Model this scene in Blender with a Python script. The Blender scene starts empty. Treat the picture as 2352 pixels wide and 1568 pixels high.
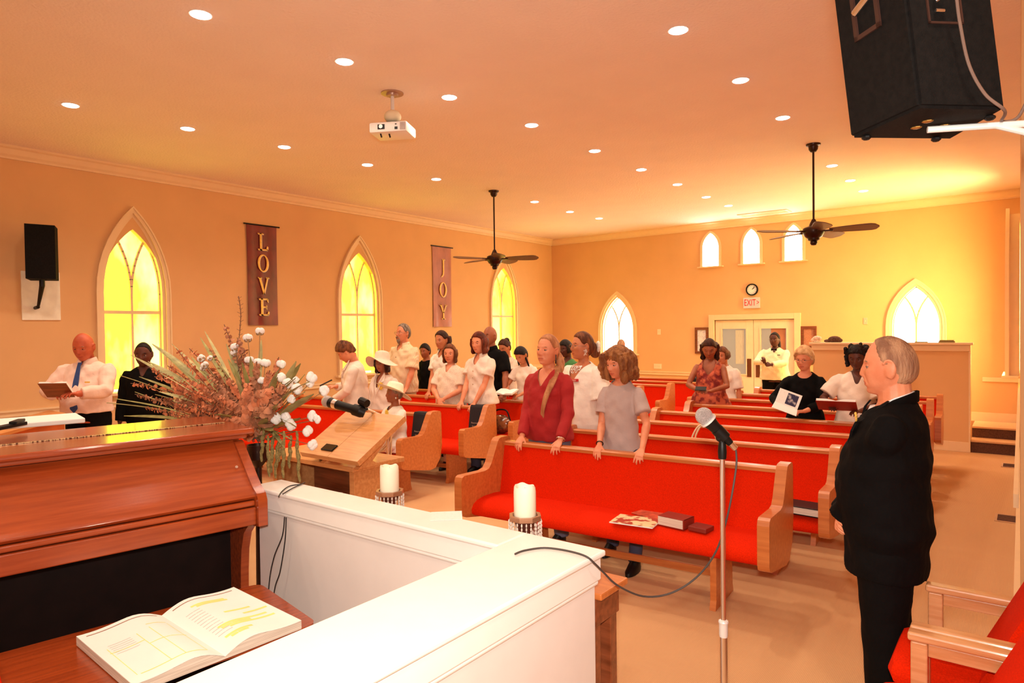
import bpy, bmesh, math, random
import numpy as np
from mathutils import Vector, Matrix, noise
random.seed(7)
PI = math.pi
SC = bpy.context.scene
COL = SC.collection
# ------------------------------------------------------------------ camera
H = 1.85
F, PSI, PITCH, ROLL, CX, CY = 1536.0, .655, -.0193, -.013, 1176.0, 784.0
def _cam():
    c, s = math.cos(PSI), math.sin(PSI); cp, sp = math.cos(PITCH), math.sin(PITCH); cr, sr = math.cos(ROLL), math.sin(ROLL)
    A = np.array([[c, s, 0], [0, 0, 1], [-s, c, 0]])
    B = np.array([[1, 0, 0], [0, cp, -sp], [0, sp, cp]])
    R = np.array([[cr, sr, 0], [-sr, cr, 0], [0, 0, 1]])
    return R @ B @ A
M3 = _cam()
cam = bpy.data.cameras.new('camera')
camo = bpy.data.objects.new('camera', cam); COL.objects.link(camo)
cam.sensor_width = 36; cam.lens = F / 2352 * 36; cam.clip_start = .05; cam.clip_end = 100
camo.matrix_world = Matrix(((M3[0][0], M3[1][0], -M3[2][0], 0), (M3[0][1], M3[1][1], -M3[2][1], 0), (M3[0][2], M3[1][2], -M3[2][2], H), (0, 0, 0, 1)))
SC.camera = camo
# surveying: a sight line through the photograph met with a real plane of the room
def ray(u, v): return M3.T @ np.array([(u - CX) / F, -(v - CY) / F, 1.0])
def onZ(u, v, z): d = ray(u, v); return tuple(d * ((z - H) / d[2]) + [0, 0, H])
def onX(u, v, x): d = ray(u, v); return tuple(d * (x / d[0]) + [0, 0, H])
def onY(u, v, y): d = ray(u, v); return tuple(d * (y / d[1]) + [0, 0, H])
# ------------------------------------------------------------------ world and light
SC.view_settings.view_transform = 'Standard'; SC.view_settings.look = 'None'
SC.view_settings.gamma = 1; SC.view_settings.use_curve_mapping = False
SC.view_settings.exposure = 1.5
SC.cycles.use_denoising = True
SC.cycles.max_bounces = 6; SC.cycles.diffuse_bounces = 4; SC.cycles.glossy_bounces = 3; SC.cycles.transmission_bounces = 4
SC.cycles.sample_clamp_indirect = 4
W = bpy.data.worlds.new('world'); SC.world = W; W.use_nodes = True
W.node_tree.nodes['Background'].inputs[0].default_value = (1, .95, .8, 1)
W.node_tree.nodes['Background'].inputs[1].default_value = 1.0
LAMP_COL = (1.0, .85, .66)
DOWN_W = 31.0
FLASH_W = 150.0
PANE_Y = 1.3
PANE_W = 5.0
def light(name, kind, loc, energy, color, size=.05, rot=None, spot=None):
    l = bpy.data.lights.new(name, kind); l.energy = energy; l.color = color
    if kind == 'AREA': l.shape = 'DISK'; l.size = size
    else: l.shadow_soft_size = size
    if spot: l.spot_size = spot; l.spot_blend = .9
    o = bpy.data.objects.new(name, l); COL.objects.link(o); o.location = loc
    if rot: o.rotation_euler = rot
    return o
# the flash on top of the camera
fl = light('camera_flash', 'SPOT', (0.0, -.02, H + .17), FLASH_W, (1, .95, .86), .05, spot=math.radians(120))
fl.rotation_euler = camo.matrix_world.to_euler()
# ------------------------------------------------------------------ materials
MATS = {}
def _new(name):
    m = bpy.data.materials.new(name); m.use_nodes = True
    return m, m.node_tree.nodes, m.node_tree.links, m.node_tree.nodes['Principled BSDF']
def mat(name, col, rough=.6, metal=0, var=.08, scale=8, bump=0, bscale=60, coat=0, spec=.5, stretch=(1, 1, 1), sheen=0, col2=None, contrast=None):
    if name in MATS: return MATS[name]
    m, N, L, P = _new(name)
    P.inputs['Roughness'].default_value = rough; P.inputs['Metallic'].default_value = metal
    P.inputs['Specular IOR Level'].default_value = spec
    if coat: P.inputs['Coat Weight'].default_value = coat; P.inputs['Coat Roughness'].default_value = .12
    if sheen: P.inputs['Sheen Weight'].default_value = sheen
    tc = N.new('ShaderNodeTexCoord'); mp = N.new('ShaderNodeMapping'); mp.inputs['Scale'].default_value = stretch
    L.new(tc.outputs['Object'], mp.inputs[0])
    nz = N.new('ShaderNodeTexNoise'); nz.inputs['Scale'].default_value = scale; nz.inputs['Detail'].default_value = 4
    L.new(mp.outputs[0], nz.inputs['Vector'])
    rp = N.new('ShaderNodeValToRGB')
    a = col2 if col2 else tuple(max(0, c * (1 - var)) for c in col); b = col if col2 else tuple(min(1, c * (1 + var)) for c in col)
    lo, hi = contrast or (.3, .7)
    rp.color_ramp.elements[0].color = (*a, 1); rp.color_ramp.elements[1].color = (*b, 1)
    rp.color_ramp.elements[0].position = lo; rp.color_ramp.elements[1].position = hi
    L.new(nz.outputs['Fac'], rp.inputs[0]); L.new(rp.outputs[0], P.inputs['Base Color'])
    if bump:
        n2 = N.new('ShaderNodeTexNoise'); n2.inputs['Scale'].default_value = bscale; n2.inputs['Detail'].default_value = 3
        L.new(mp.outputs[0], n2.inputs['Vector'])
        bp = N.new('ShaderNodeBump'); bp.inputs['Strength'].default_value = bump; bp.inputs['Distance'].default_value = .01
        L.new(n2.outputs['Fac'], bp.inputs['Height']); L.new(bp.outputs[0], P.inputs['Normal'])
    MATS[name] = m; return m
def wood(name, c1, c2, rough=.35, coat=.3, axis=(1, 12, 12), scale=3):
    return mat(name, c1, rough, 0, 0, scale, .12, 40, coat, .5, axis, 0, c2, (.35, .68))
def emit(name, col, strength, col2=None, scale=3, stretch=(1, 1, 1)):
    if name in MATS: return MATS[name]
    m, N, L, P = _new(name)
    P.inputs['Base Color'].default_value = (*[c * .5 for c in col], 1); P.inputs['Roughness'].default_value = .2
    P.inputs['Emission Strength'].default_value = strength
    if col2:
        tc = N.new('ShaderNodeTexCoord'); mp = N.new('ShaderNodeMapping'); mp.inputs['Scale'].default_value = stretch
        nz = N.new('ShaderNodeTexNoise'); nz.inputs['Scale'].default_value = scale; nz.inputs['Detail'].default_value = 5
        L.new(tc.outputs['Object'], mp.inputs[0]); L.new(mp.outputs[0], nz.inputs['Vector'])
        rp = N.new('ShaderNodeValToRGB'); rp.color_ramp.elements[0].color = (*col, 1); rp.color_ramp.elements[1].color = (*col2, 1)
        rp.color_ramp.elements[0].position = .48; rp.color_ramp.elements[1].position = .74
        L.new(nz.outputs['Fac'], rp.inputs[0]); L.new(rp.outputs[0], P.inputs['Emission Color'])
    else: P.inputs['Emission Color'].default_value = (*col, 1)
    MATS[name] = m; return m
def plaid(name, c1, c2, sc=26):
    m, N, L, P = _new(name); P.inputs['Roughness'].default_value = .85
    tc = N.new('ShaderNodeTexCoord')
    ws = []
    for ax in ('X', 'Z'):
        w = N.new('ShaderNodeTexWave'); w.bands_direction = ax; w.inputs['Scale'].default_value = sc / 6.0; w.inputs['Distortion'].default_value = .6
        L.new(tc.outputs['Object'], w.inputs['Vector']); ws.append(w)
    ad = N.new('ShaderNodeMath'); ad.operation = 'MAXIMUM'; L.new(ws[0].outputs['Fac'], ad.inputs[0]); L.new(ws[1].outputs['Fac'], ad.inputs[1])
    rp = N.new('ShaderNodeValToRGB'); rp.color_ramp.elements[0].color = (*c1, 1); rp.color_ramp.elements[1].color = (*c2, 1)
    rp.color_ramp.elements[0].position = .72; rp.color_ramp.elements[1].position = .93
    L.new(ad.outputs[0], rp.inputs[0]); L.new(rp.outputs[0], P.inputs['Base Color'])
    return m
def carpet_mat():
    m, N, L, P = _new('carpet'); P.inputs['Roughness'].default_value = 1; P.inputs['Specular IOR Level'].default_value = .1
    tc = N.new('ShaderNodeTexCoord')
    w = N.new('ShaderNodeTexWave'); w.bands_direction = 'X'; w.inputs['Scale'].default_value = 40; w.inputs['Distortion'].default_value = 1.2; w.inputs['Detail Scale'].default_value = 6
    w2 = N.new('ShaderNodeTexWave'); w2.bands_direction = 'Y'; w2.inputs['Scale'].default_value = 48; w2.inputs['Distortion'].default_value = 2
    L.new(tc.outputs['Object'], w.inputs['Vector']); L.new(tc.outputs['Object'], w2.inputs['Vector'])
    mx = N.new('ShaderNodeMath'); mx.operation = 'MULTIPLY'; L.new(w.outputs['Fac'], mx.inputs[0]); L.new(w2.outputs['Fac'], mx.inputs[1])
    rp = N.new('ShaderNodeValToRGB'); rp.color_ramp.elements[0].color = (.66, .36, .17, 1); rp.color_ramp.elements[1].color = (.86, .52, .28, 1)
    L.new(mx.outputs[0], rp.inputs[0]); L.new(rp.outputs[0], P.inputs['Base Color'])
    bp = N.new('ShaderNodeBump'); bp.inputs['Strength'].default_value = .3; bp.inputs['Distance'].default_value = .004
    L.new(mx.outputs[0], bp.inputs['Height']); L.new(bp.outputs[0], P.inputs['Normal'])
    return m
M_WALL = mat('wall_paint', (.80, .47, .22), .9, var=.03, scale=2, bump=.05, bscale=200)
M_CEIL = mat('ceiling_paint', (.94, .78, .68), .95, var=.02, scale=2, bump=.6, bscale=38)
M_TRIM = mat('trim_paint', (.90, .66, .40), .5, var=.02)
M_WHITE = mat('white_paint', (.93, .88, .82), .45, var=.02)
M_PANEL = mat('panel_paint', (.82, .74, .69), .7, var=.02)
M_DOOR = mat('door_paint', (.90, .70, .48), .55, var=.03)
M_CARPET = carpet_mat()
M_RISER = mat('riser_carpet', (.12, .05, .03), 1, var=.3, scale=90)
M_PEW = wood('pew_oak', (.66, .205, .05), (.54, .145, .032), .34, .25)
M_RED = mat('red_upholstery', (.74, .020, .0006), .85, var=.14, scale=160, bump=.15, bscale=400, spec=.08)
M_ORGAN = wood('organ_walnut', (.42, .070, .014), (.30, .045, .009), .18, .7, (14, 1, 14), 3)
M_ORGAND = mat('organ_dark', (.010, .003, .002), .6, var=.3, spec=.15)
M_LECT = wood('lectern_birch', (.80, .38, .14), (.66, .28, .09), .35, .3, (1, 10, 10), 4)
M_DKTABLE = wood('dark_table_wood', (.30, .075, .025), (.16, .035, .01), .3, .4)
M_BLACK = mat('black_plastic', (.006, .005, .0045), .45, var=.3, spec=.3)
M_SPK = mat('speaker_black', (.005, .0035, .003), .8, spec=.15, var=.4, scale=60, bump=.2, bscale=300)
M_BRONZE = mat('fan_bronze', (.035, .012, .006), .35, .5, var=.4)
M_BLADE = wood('fan_blade_wood', (.13, .030, .010), (.06, .014, .006), .4, .2)
M_CHROME = mat('chrome', (.86, .82, .78), .28, 1, var=.03)
M_STEEL = mat('white_steel', (.80, .76, .72), .35, .2, var=.03)
M_WAX = mat('candle_wax', (.95, .86, .66), .5, var=.03, spec=.4)
M_GLASS = mat('crystal', (.85, .75, .65), .05, .2, var=.2, scale=80)
M_GREY = mat('mic_mesh', (.62, .58, .58), .4, .6, var=.35, scale=260, bump=.8, bscale=500)
M_PAPER = mat('paper', (.92, .90, .84), .8, var=.02)
M_PRINT = mat('printed_paper', (.93, .90, .84), .8, scale=60, stretch=(1, 6, 1), col2=(.55, .5, .45), contrast=(.28, .40))
M_GOLD = mat('gold_thread', (.85, .50, .10), .4, .2, var=.15, scale=30)
M_CREAM = mat('cream', (.88, .74, .50), .8, var=.04)
# ------------------------------------------------------------------ mesh helpers
class MB:
    def __init__(s): s.v = []; s.f = []; s.mi = []
    def add(s, v, f, mi=0):
        o = len(s.v); s.v += [tuple(map(float, p)) for p in v]; s.f += [tuple(i + o for i in q) for q in f]; s.mi += [mi] * len(f); return s
    def xf(s, m, start=0):
        for i in range(start, len(s.v)): s.v[i] = tuple(m @ Vector(s.v[i]))
        return s
    def box(s, x0, x1, y0, y1, z0, z1, b=0, mi=0, rot=None, at=None):
        if x0 > x1: x0, x1 = x1, x0
        if y0 > y1: y0, y1 = y1, y0
        if z0 > z1: z0, z1 = z1, z0
        n0 = len(s.v)
        if b <= 0:
            v = [(x, y, z) for x in (x0, x1) for y in (y0, y1) for z in (z0, z1)]
            f = [(0, 1, 3, 2), (4, 6, 7, 5), (0, 4, 5, 1), (2, 3, 7, 6), (0, 2, 6, 4), (1, 5, 7, 3)]
            s.add(v, f, mi)
        else:
            b = min(b, (x1 - x0) * .49, (y1 - y0) * .49, (z1 - z0) * .49)
            bm = bmesh.new(); bmesh.ops.create_cube(bm, size=1)
            for q in bm.verts: q.co = ((x0 + x1) / 2 + q.co.x * (x1 - x0), (y0 + y1) / 2 + q.co.y * (y1 - y0), (z0 + z1) / 2 + q.co.z * (z1 - z0))
            bmesh.ops.bevel(bm, geom=bm.edges[:] , offset=b, segments=2, affect='EDGES', profile=.5)
            s.addbm(bm, mi)
        if rot is not None:
            T = Matrix.Translation(Vector(at or ((x0 + x1) / 2, (y0 + y1) / 2, (z0 + z1) / 2)))
            s.xf(T @ rot.to_4x4() @ T.inverted(), n0)
        return s
    def addbm(s, bm, mi=0):
        bm.verts.index_update(); s.add([v.co[:] for v in bm.verts], [[v.index for v in f.verts] for f in bm.faces], mi); bm.free(); return s
    def tube(s, path, r, n=12, caps=True, mi=0, flat=1.0):
        P = [Vector(p) for p in path]; k = len(P); R = r if hasattr(r, '__len__') else [r] * k
        T = [(P[min(i + 1, k - 1)] - P[max(i - 1, 0)]).normalized() for i in range(k)]
        up = Vector((0, 0, 1)) if abs(T[0].z) < .9 else Vector((1, 0, 0))
        u = T[0].cross(up).normalized(); V = []
        for i in range(k):
            u = (u - T[i] * u.dot(T[i])).normalized(); w = T[i].cross(u)
            for j in range(n):
                a = 2 * PI * j / n; V.append(P[i] + (u * math.cos(a) + w * math.sin(a) * flat) * R[i])
        Fc = [(i * n + j, i * n + (j + 1) % n, (i + 1) * n + (j + 1) % n, (i + 1) * n + j) for i in range(k - 1) for j in range(n)]
        if caps: Fc += [tuple(range(n - 1, -1, -1)), tuple(range((k - 1) * n, k * n))]
        return s.add(V, Fc, mi)
    def loft(s, rings, n=20, mi=0, p=2.0):   # rings: (cx, cy, z, rx, ry) stacked in z
        V = []
        for (cx, cy, z, rx, ry) in rings:
            for j in range(n):
                a = 2 * PI * j / n; c, q = math.cos(a), math.sin(a)
                V.append((cx + rx * math.copysign(abs(c) ** (2 / p), c), cy + ry * math.copysign(abs(q) ** (2 / p), q), z))
        k = len(rings)
        Fc = [(i * n + j, i * n + (j + 1) % n, (i + 1) * n + (j + 1) % n, (i + 1) * n + j) for i in range(k - 1) for j in range(n)]
        Fc += [tuple(range(n - 1, -1, -1)), tuple(range((k - 1) * n, k * n))]
        return s.add(V, Fc, mi)
    def lathe(s, prof, n=24, c=(0, 0, 0), mi=0):
        return s.loft([(c[0], c[1], c[2] + z, max(r, .0005), max(r, .0005)) for r, z in prof], n, mi)
    def ball(s, c, r, n=12, mi=0, rot=None):
        r = r if hasattr(r, '__len__') else (r, r, r); V = [(0, 0, 1)]; m = n
        for i in range(1, n // 2 + 1):
            t = PI * i / (n // 2 + 1)
            for j in range(m): a = 2 * PI * j / m; V.append((math.sin(t) * math.cos(a), math.sin(t) * math.sin(a), math.cos(t)))
        V.append((0, 0, -1)); k = n // 2; L = len(V) - 1
        Fc = [(0, 1 + j, 1 + (j + 1) % m) for j in range(m)]
        Fc += [(1 + i * m + j, 1 + (i + 1) * m + j, 1 + (i + 1) * m + (j + 1) % m, 1 + i * m + (j + 1) % m) for i in range(k - 1) for j in range(m)]
        Fc += [(L, 1 + (k - 1) * m + (j + 1) % m, 1 + (k - 1) * m + j) for j in range(m)]
        V = [Vector((v[0] * r[0], v[1] * r[1], v[2] * r[2])) for v in V]
        if rot is not None: V = [rot @ v for v in V]
        return s.add([v + Vector(c) for v in V], Fc, mi)
    def prism(s, poly, axis, a, b, mi=0):   # poly in the two other axes, extruded along axis from a to b
        def pt(p, t): return (t, p[0], p[1]) if axis == 'x' else ((p[0], t, p[1]) if axis == 'y' else (p[0], p[1], t))
        n = len(poly); V = [pt(p, a) for p in poly] + [pt(p, b) for p in poly]
        return s.add(V, [tuple(range(n - 1, -1, -1)), tuple(range(n, 2 * n))] + [(i, (i + 1) % n, n + (i + 1) % n, n + i) for i in range(n)], mi)
    def strip(s, inner, outer, axis, a, b, closed=False, mi=0):   # band between two polylines, extruded
        k = len(inner); rng = range(k if closed else k - 1)
        for i in rng: j = (i + 1) % k; s.prism([inner[i], outer[i], outer[j], inner[j]], axis, a, b, mi)
        return s
    def mesh(s, name, mats, smooth=False, angle=None):
        me = bpy.data.meshes.new(name); me.from_pydata(s.v, [], s.f)
        for m in (mats if isinstance(mats, (list, tuple)) else [mats]): me.materials.append(m)
        me.polygons.foreach_set('material_index', s.mi)
        bm = bmesh.new(); bm.from_mesh(me); bmesh.ops.recalc_face_normals(bm, faces=bm.faces); bm.to_mesh(me); bm.free()
        if smooth:
            me.polygons.foreach_set('use_smooth', [True] * len(me.polygons))
            if angle is not None: me.set_sharp_from_angle(angle=math.radians(angle))
        me.update(); return me
    def obj(s, name, mats, parent=None, smooth=False, angle=35):
        o = bpy.data.objects.new(name, s.mesh(name, mats, smooth, angle)); COL.objects.link(o)
        if parent: o.parent = parent
        return o
def thing(name, label, cat, loc=(0, 0, 0), rotz=0, group=None):
    o = bpy.data.objects.new(name, None); COL.objects.link(o); o.empty_display_size = .1
    o.location = loc; o.rotation_euler = (0, 0, rotz); tag(o, label, cat, group); return o
def tag(o, label, cat, group=None):
    o['label'] = label; o['category'] = cat
    if group: o['group'] = group
    return o
def struct(o): o['kind'] = 'structure'; return o
def copy_tree(o, parent=None):
    c = o.copy(); COL.objects.link(c); c.parent = parent
    for ch in list(o.children): copy_tree(ch, c)
    return c
def evaluated(o, name):
    dg = bpy.context.evaluated_depsgraph_get(); me = bpy.data.meshes.new_from_object(o.evaluated_get(dg)); me.name = name; return me
def boolean_cut(o, cutters):
    for c in cutters:
        md = o.modifiers.new('cut', 'BOOLEAN'); md.operation = 'DIFFERENCE'; md.solver = 'EXACT'; md.object = c
    me = evaluated(o, o.name); o.modifiers.clear(); o.data = me
    for c in cutters: bpy.data.objects.remove(c)
# ------------------------------------------------------------------ room shell
XL, YB, ZC, YF = -10.0, 14.8, 4.18, -4.0
XR0, XR1 = -.08, -.02            # right wall at the back and at the aisle's front (slightly out of square)
XRN = 1.3                        # the chancel is wider
def arch(hw, z0, zs, rise, c=0, n=10):    # pointed arch outline, starting bottom left
    R = (hw * hw + rise * rise) / (2 * hw); cc = R - hw; L = [(c - hw, z0)]
    for i in range(n + 1):
        t = rise * math.sin(PI / 2 * i / n); L.append((c + cc - math.sqrt(R * R - t * t), zs + t))
    return L + [(2 * c - x, z) for x, z in reversed(L[:-1])]
LWIN = [(4.26, .50), (8.30, .53), (12.72, .55)]      # centre Y, casing half width
LW = dict(z0=1.03, zs=2.42, rise=1.0)
BWIN = [(-8.05, .53, 1.19, 1.78, .92), (-1.66, .50, 1.19, 1.80, .86)]
CWIN = [(-5.66, .225), (-4.745, .215), (-3.87, .215)]
def cutter(poly, axis, a, b):
    m = MB().prism(poly, axis, a, b); return m.obj('cutter', M_WALL)
fl_ = MB().box(XL - .3, XRN + .3, YF - .3, YB + .3, -.2, 0).obj('floor', M_CARPET); struct(fl_)
ce_ = MB().box(XL - .3, XRN + .3, YF - .3, YB + .3, ZC, ZC + .2).obj('ceiling', M_CEIL); struct(ce_)
wl = MB().box(XL - .25, XL, YF, YB + .25, 0, ZC).obj('wall_left', M_WALL); struct(wl)
boolean_cut(wl, [cutter(arch(hw - .07, LW['z0'], LW['zs'], LW['rise'] - .1, c), 'x', XL - .4, XL + .1) for c, hw in LWIN])
wb = MB().box(XL, .3, YB, YB + .25, 0, ZC).obj('wall_back', M_WALL); struct(wb)
DX0, DX1, DZ = -5.58, -3.86, 1.98
boolean_cut(wb, [cutter(arch(hw - .07, z0, zs, rise - .08, c), 'y', YB - .1, YB + .4) for c, hw, z0, zs, rise in BWIN] +
            [cutter(arch(hw - .03, 3.2, 3.62, .36, c), 'y', YB - .1, YB + .4) for c, hw in CWIN] +
            [cutter([(DX0, -.01), (DX0, DZ), (DX1, DZ), (DX1, -.01)], 'y', YB - .1, YB + .4)])
m = MB().prism([(XR0, YB), (XR1, 4.6), (XRN, 4.6), (XRN, 4.75), (XR1 + .2, 4.75), (XR0 + .25, YB)], 'z', 0, ZC)
struct(m.obj('wall_right', M_WALL))
struct(MB().box(XRN, XRN + .2, YF, 4.75, 0, ZC).obj('wall_right_chancel', M_WALL))
struct(MB().box(XL - .25, XRN + .2, YF - .2, YF, 0, ZC).obj('wall_front', M_WALL))
# crown, chair rail, baseboard
CR = [(0, ZC), (.13, ZC), (.13, ZC - .025), (.095, ZC - .04), (.06, ZC - .10), (.03, ZC - .125), (.03, ZC - .15), (0, ZC - .15)]
struct(MB().prism([(XL + a, z) for a, z in CR], 'y', YF, YB).obj('trim_1', M_TRIM))
struct(MB().prism([(YB - a, z) for a, z in CR], 'x', XL, .0).obj('trim_2', M_TRIM))
struct(MB().box(XL, XL + .03, YF, YB, .83, .91, .008).box(XL, XL + .05, YF, YB, .895, .915).obj('trim_3', M_TRIM))
struct(MB().box(XL, DX0 - .16, YB - .03, YB, .70, .78, .008).box(XL, DX0 - .16, YB - .05, YB, .765, .785).obj('trim_4', M_TRIM))
struct(MB().box(-.62, -.08, YB - .03, YB, .78, .86, .008).obj('trim_5', M_TRIM))
struct(MB().box(XL, XL + .025, YF, YB, 0, .16, .006).obj('baseboard_left', M_TRIM))
struct(MB().box(XL, DX0 - .16, YB - .025, YB, 0, .16, .006).box(-2.0, -.08, YB - .025, YB, .0, .22, .006).obj('baseboard_back', M_TRIM))
struct(MB().prism([(-.045, 11.4), (-.02, 4.6), (-.055, 4.6), (-.082, 11.4)], 'z', 0, .14).obj('baseboard_right', M_TRIM))
struct(MB().prism([(-.07, 14.78), (-.03, 4.8), (-.055, 4.8), (-.10, 14.78)], 'z', .78, .86).obj('trim_6', M_TRIM))
# ---- windows
M_PY = emit('yellow_glass', (.93, .93, .03), PANE_Y, (1, 1, .22), 2.2, (1, 1, .45))
M_PW = emit('bright_glass', (1, 1, .80), PANE_W)
M_PC = emit('clerestory_glass', (1, 1, .92), PANE_W * 1.4)
def build_window(name, axis, plane, c, hw, z0, zs, rise, sgn, zmid, pane, label=None):
    """axis: the normal's axis; the glass lies .11 behind the wall plane, sgn points into the room"""
    root = bpy.data.objects.new(name, None); COL.objects.link(root); struct(root)
    out = arch(hw, z0, zs, rise, c); mid = arch(hw - .068, z0, zs, rise - .095, c); inn = arch(hw - .11, z0 + .04, zs, rise - .15, c)
    o = MB().strip(mid, out, axis, plane, plane + sgn * .035)
    o2 = arch(hw - .02, z0, zs, rise - .03, c); o.strip(o2, out, axis, plane + sgn * .0355, plane + sgn * .05)
    o.obj('casing', M_TRIM, root)
    MB().strip(inn, mid, axis, plane - sgn * .13, plane + sgn * .002, closed=False).obj('jamb', M_TRIM, root)
    s = MB()
    if axis == 'x': s.box(plane - .12 * sgn, plane + sgn * .09, c - hw - .06, c + hw + .06, z0 - .035, z0 + .005, .006)
    else: s.box(c - hw - .06, c + hw + .06, plane - .12 * sgn, plane + sgn * .09, z0 - .035, z0 + .005, .006)
    s.obj('window_sill', M_TRIM, root)
    g = plane - sgn * .10; gh = hw - .11; zr = rise - .15; zb = z0 + .04
    R = (gh * gh + zr * zr) / (2 * gh); cc = R - gh; sm = (cc + R) / 2; t1 = math.sqrt(R * R - sm * sm)
    oa = lambda t: cc - math.sqrt(R * R - t * t); ia = lambda t: -R + math.sqrt(R * R - t * t)
    zm = zmid if zmid else zb
    n = 8; ts = [t1 * i / n for i in range(n + 1)]; tu = [t1 + (zr - t1) * math.sin(PI / 2 * i / n) for i in range(n + 1)]
    left = [(-gh, zm)] + [(oa(t), zs + t) for t in ts] + [(ia(t), zs + t) for t in reversed(ts)][1:] + [(0, zm)]
    top = [(ia(t), zs + t) for t in ts] + [(oa(t), zs + t) for t in tu][1:]
    top = top + [(-x, z) for x, z in reversed(top[1:-1])]
    polys = [left, [(-x, z) for x, z in left], top]
    if zmid: polys += [[(-gh, zb), (-gh, zm), (0, zm), (0, zb)], [(gh, zb), (gh, zm), (0, zm), (0, zb)]]
    for p in polys:
        MB().prism([(x + c, z) for x, z in p], axis, g - sgn * .012, g).obj('pane', pane, root)
    b = MB(); w = .016; dep = [0]
    def bar(pl, w=w):
        dep[0] += .0012; D_ = dep[0]
        for (a0, b0), (a1, b1) in zip(pl, pl[1:]):
            d = Vector((a1 - a0, b1 - b0)).normalized(); nx = Vector((-d.y, d.x)) * w; e = d * .004
            b.prism([(c + a0 - e.x + nx.x, b0 - e.y + nx.y), (c + a1 + e.x + nx.x, b1 + e.y + nx.y), (c + a1 + e.x - nx.x, b1 + e.y - nx.y), (c + a0 - e.x - nx.x, b0 - e.y - nx.y)], axis, g - sgn * (.004 + D_ * .3), g + sgn * (.026 + D_))
    bar([(0, zb), (0, zs)]); bar([(ia(t), zs + t) for t in ts]); bar([(-ia(t), zs + t) for t in ts])
    if zmid: bar([(-gh, zm), (gh, zm)], .024)
    fr = [(x - c, z) for x, z in arch(gh, zb, zs, zr, c)]; bar(fr, .018)
    b.obj('muntins', M_TRIM, root)
    return root
for i, (c, hw) in enumerate(LWIN): build_window('window_%d' % (i + 1), 'x', XL, c, hw, LW['z0'], LW['zs'], LW['rise'] + .22, 1, 2.15, M_PY)
for i, (c, hw, z0, zs, rise) in enumerate(BWIN): build_window('window_%d' % (i + 4), 'y', YB, c, hw, z0, zs, rise + .04, -1, None, M_PW)
for i, (c, hw) in enumerate(CWIN):
    root = bpy.data.objects.new('window_%d' % (i + 6), None); COL.objects.link(root); struct(root)
    out = arch(hw + .02, 3.2, 3.62, .38, c); inn = arch(hw - .04, 3.2, 3.62, .33, c)
    MB().strip(inn, out, 'y', YB - .02, YB + .03).obj('casing', M_TRIM, root)
    MB().prism(arch(hw - .03, 3.2, 3.62, .35, c), 'y', YB + .09, YB + .10).obj('pane', M_PC, root)
    MB().box(c - hw - .07, c + hw + .07, YB - .07, YB + .09, 3.17, 3.2, .006).obj('window_sill', M_TRIM, root)
for pl, cy in ((-.20, 13.15),):
    build_window('window_9', 'x', pl, cy, .50, LW['z0'], LW['zs'], LW['rise'] + .22, -1, 2.15, emit('sunlit_yellow_glass', (1, .86, .30), 14))
# ---- double door
d = bpy.data.objects.new('door_1', None); COL.objects.link(d); struct(d)
MB().box(DX0 - .13, DX0, YB - .04, YB + .02, 0, DZ + .12, .006).box(DX1, DX1 + .13, YB - .04, YB + .02, 0, DZ + .12, .006).box(DX0, DX1, YB - .04, YB + .02, DZ, DZ + .12, .006).obj('door_frame', M_TRIM, d)
M_LOBBY = mat('lobby_wall', (.72, .62, .50), .9)
mid = (DX0 + DX1) / 2
for a, b_ in ((DX0 + .01, mid - .004), (mid + .004, DX1 - .01)):
    l = MB(); w = .16; z0g, z1g = .78, DZ - .20
    l.box(a, a + w, YB + .02, YB + .065, .01, DZ - .01, .003).box(b_ - w, b_, YB + .02, YB + .065, .01, DZ - .01, .003)
    l.box(a + w, b_ - w, YB + .02, YB + .065, .01, z0g, .003).box(a + w, b_ - w, YB + .02, YB + .065, z1g, DZ - .01, .003)
    leaf = l.obj('door_leaf', M_DOOR, d)
    g = MB(); g.strip([(a + w, z0g), (a + w, z1g), (b_ - w, z1g), (b_ - w, z0g)], [(a + w - .03, z0g - .03), (a + w - .03, z1g + .03), (b_ - w + .03, z1g + .03), (b_ - w + .03, z0g - .03)], 'y', YB + .005, YB + .03, True)
    for k in range(2):
        xa = a + w + .02 + k * ((b_ - a - 2 * w) / 2); xb = xa + (b_ - a - 2 * w) / 2 - .05
        g.strip([(xa + .03, .25), (xa + .03, .62), (xb - .03, .62), (xb - .03, .25)], [(xa, .22), (xa, .65), (xb, .65), (xb, .22)], 'y', YB + .008, YB + .025, True)
    g.obj('moulding', M_DOOR, leaf)
    MB().box(a + w, b_ - w, YB + .04, YB + .046, z0g, z1g).obj('glass', emit('lobby_glass', (.50, .42, .30), .16, (.60, .54, .42), 1.4, (1, 1, .2)), leaf)
    MB().box((mid + (-.14 if a < mid - .1 else .05)), (mid + (-.05 if a < mid - .1 else .14)), YB + .005, YB + .02, .72, 1.12).obj('push_plate', mat('plate_brass', (.20, .07, .03), .4, .6), leaf)
# curtain seen through the left leaf, picture seen through the right one
MB().box(-5.12, -4.93, YB + .035, YB + .042, 1.0, 1.75).obj('curtain', mat('door_curtain', (.60, .58, .50), .9, scale=30, stretch=(12, 1, .3), var=.2), d)
MB().box(-4.35, -4.05, YB + .035, YB + .042, 1.15, 1.78).obj('lobby_picture', mat('lobby_dark', (.45, .18, .10), .8), d)
struct(MB().box(DX0 - .3, DX1 + .3, YB + .25, YB + .3, 0, 2.4).obj('wall_lobby', M_LOBBY))
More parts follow.
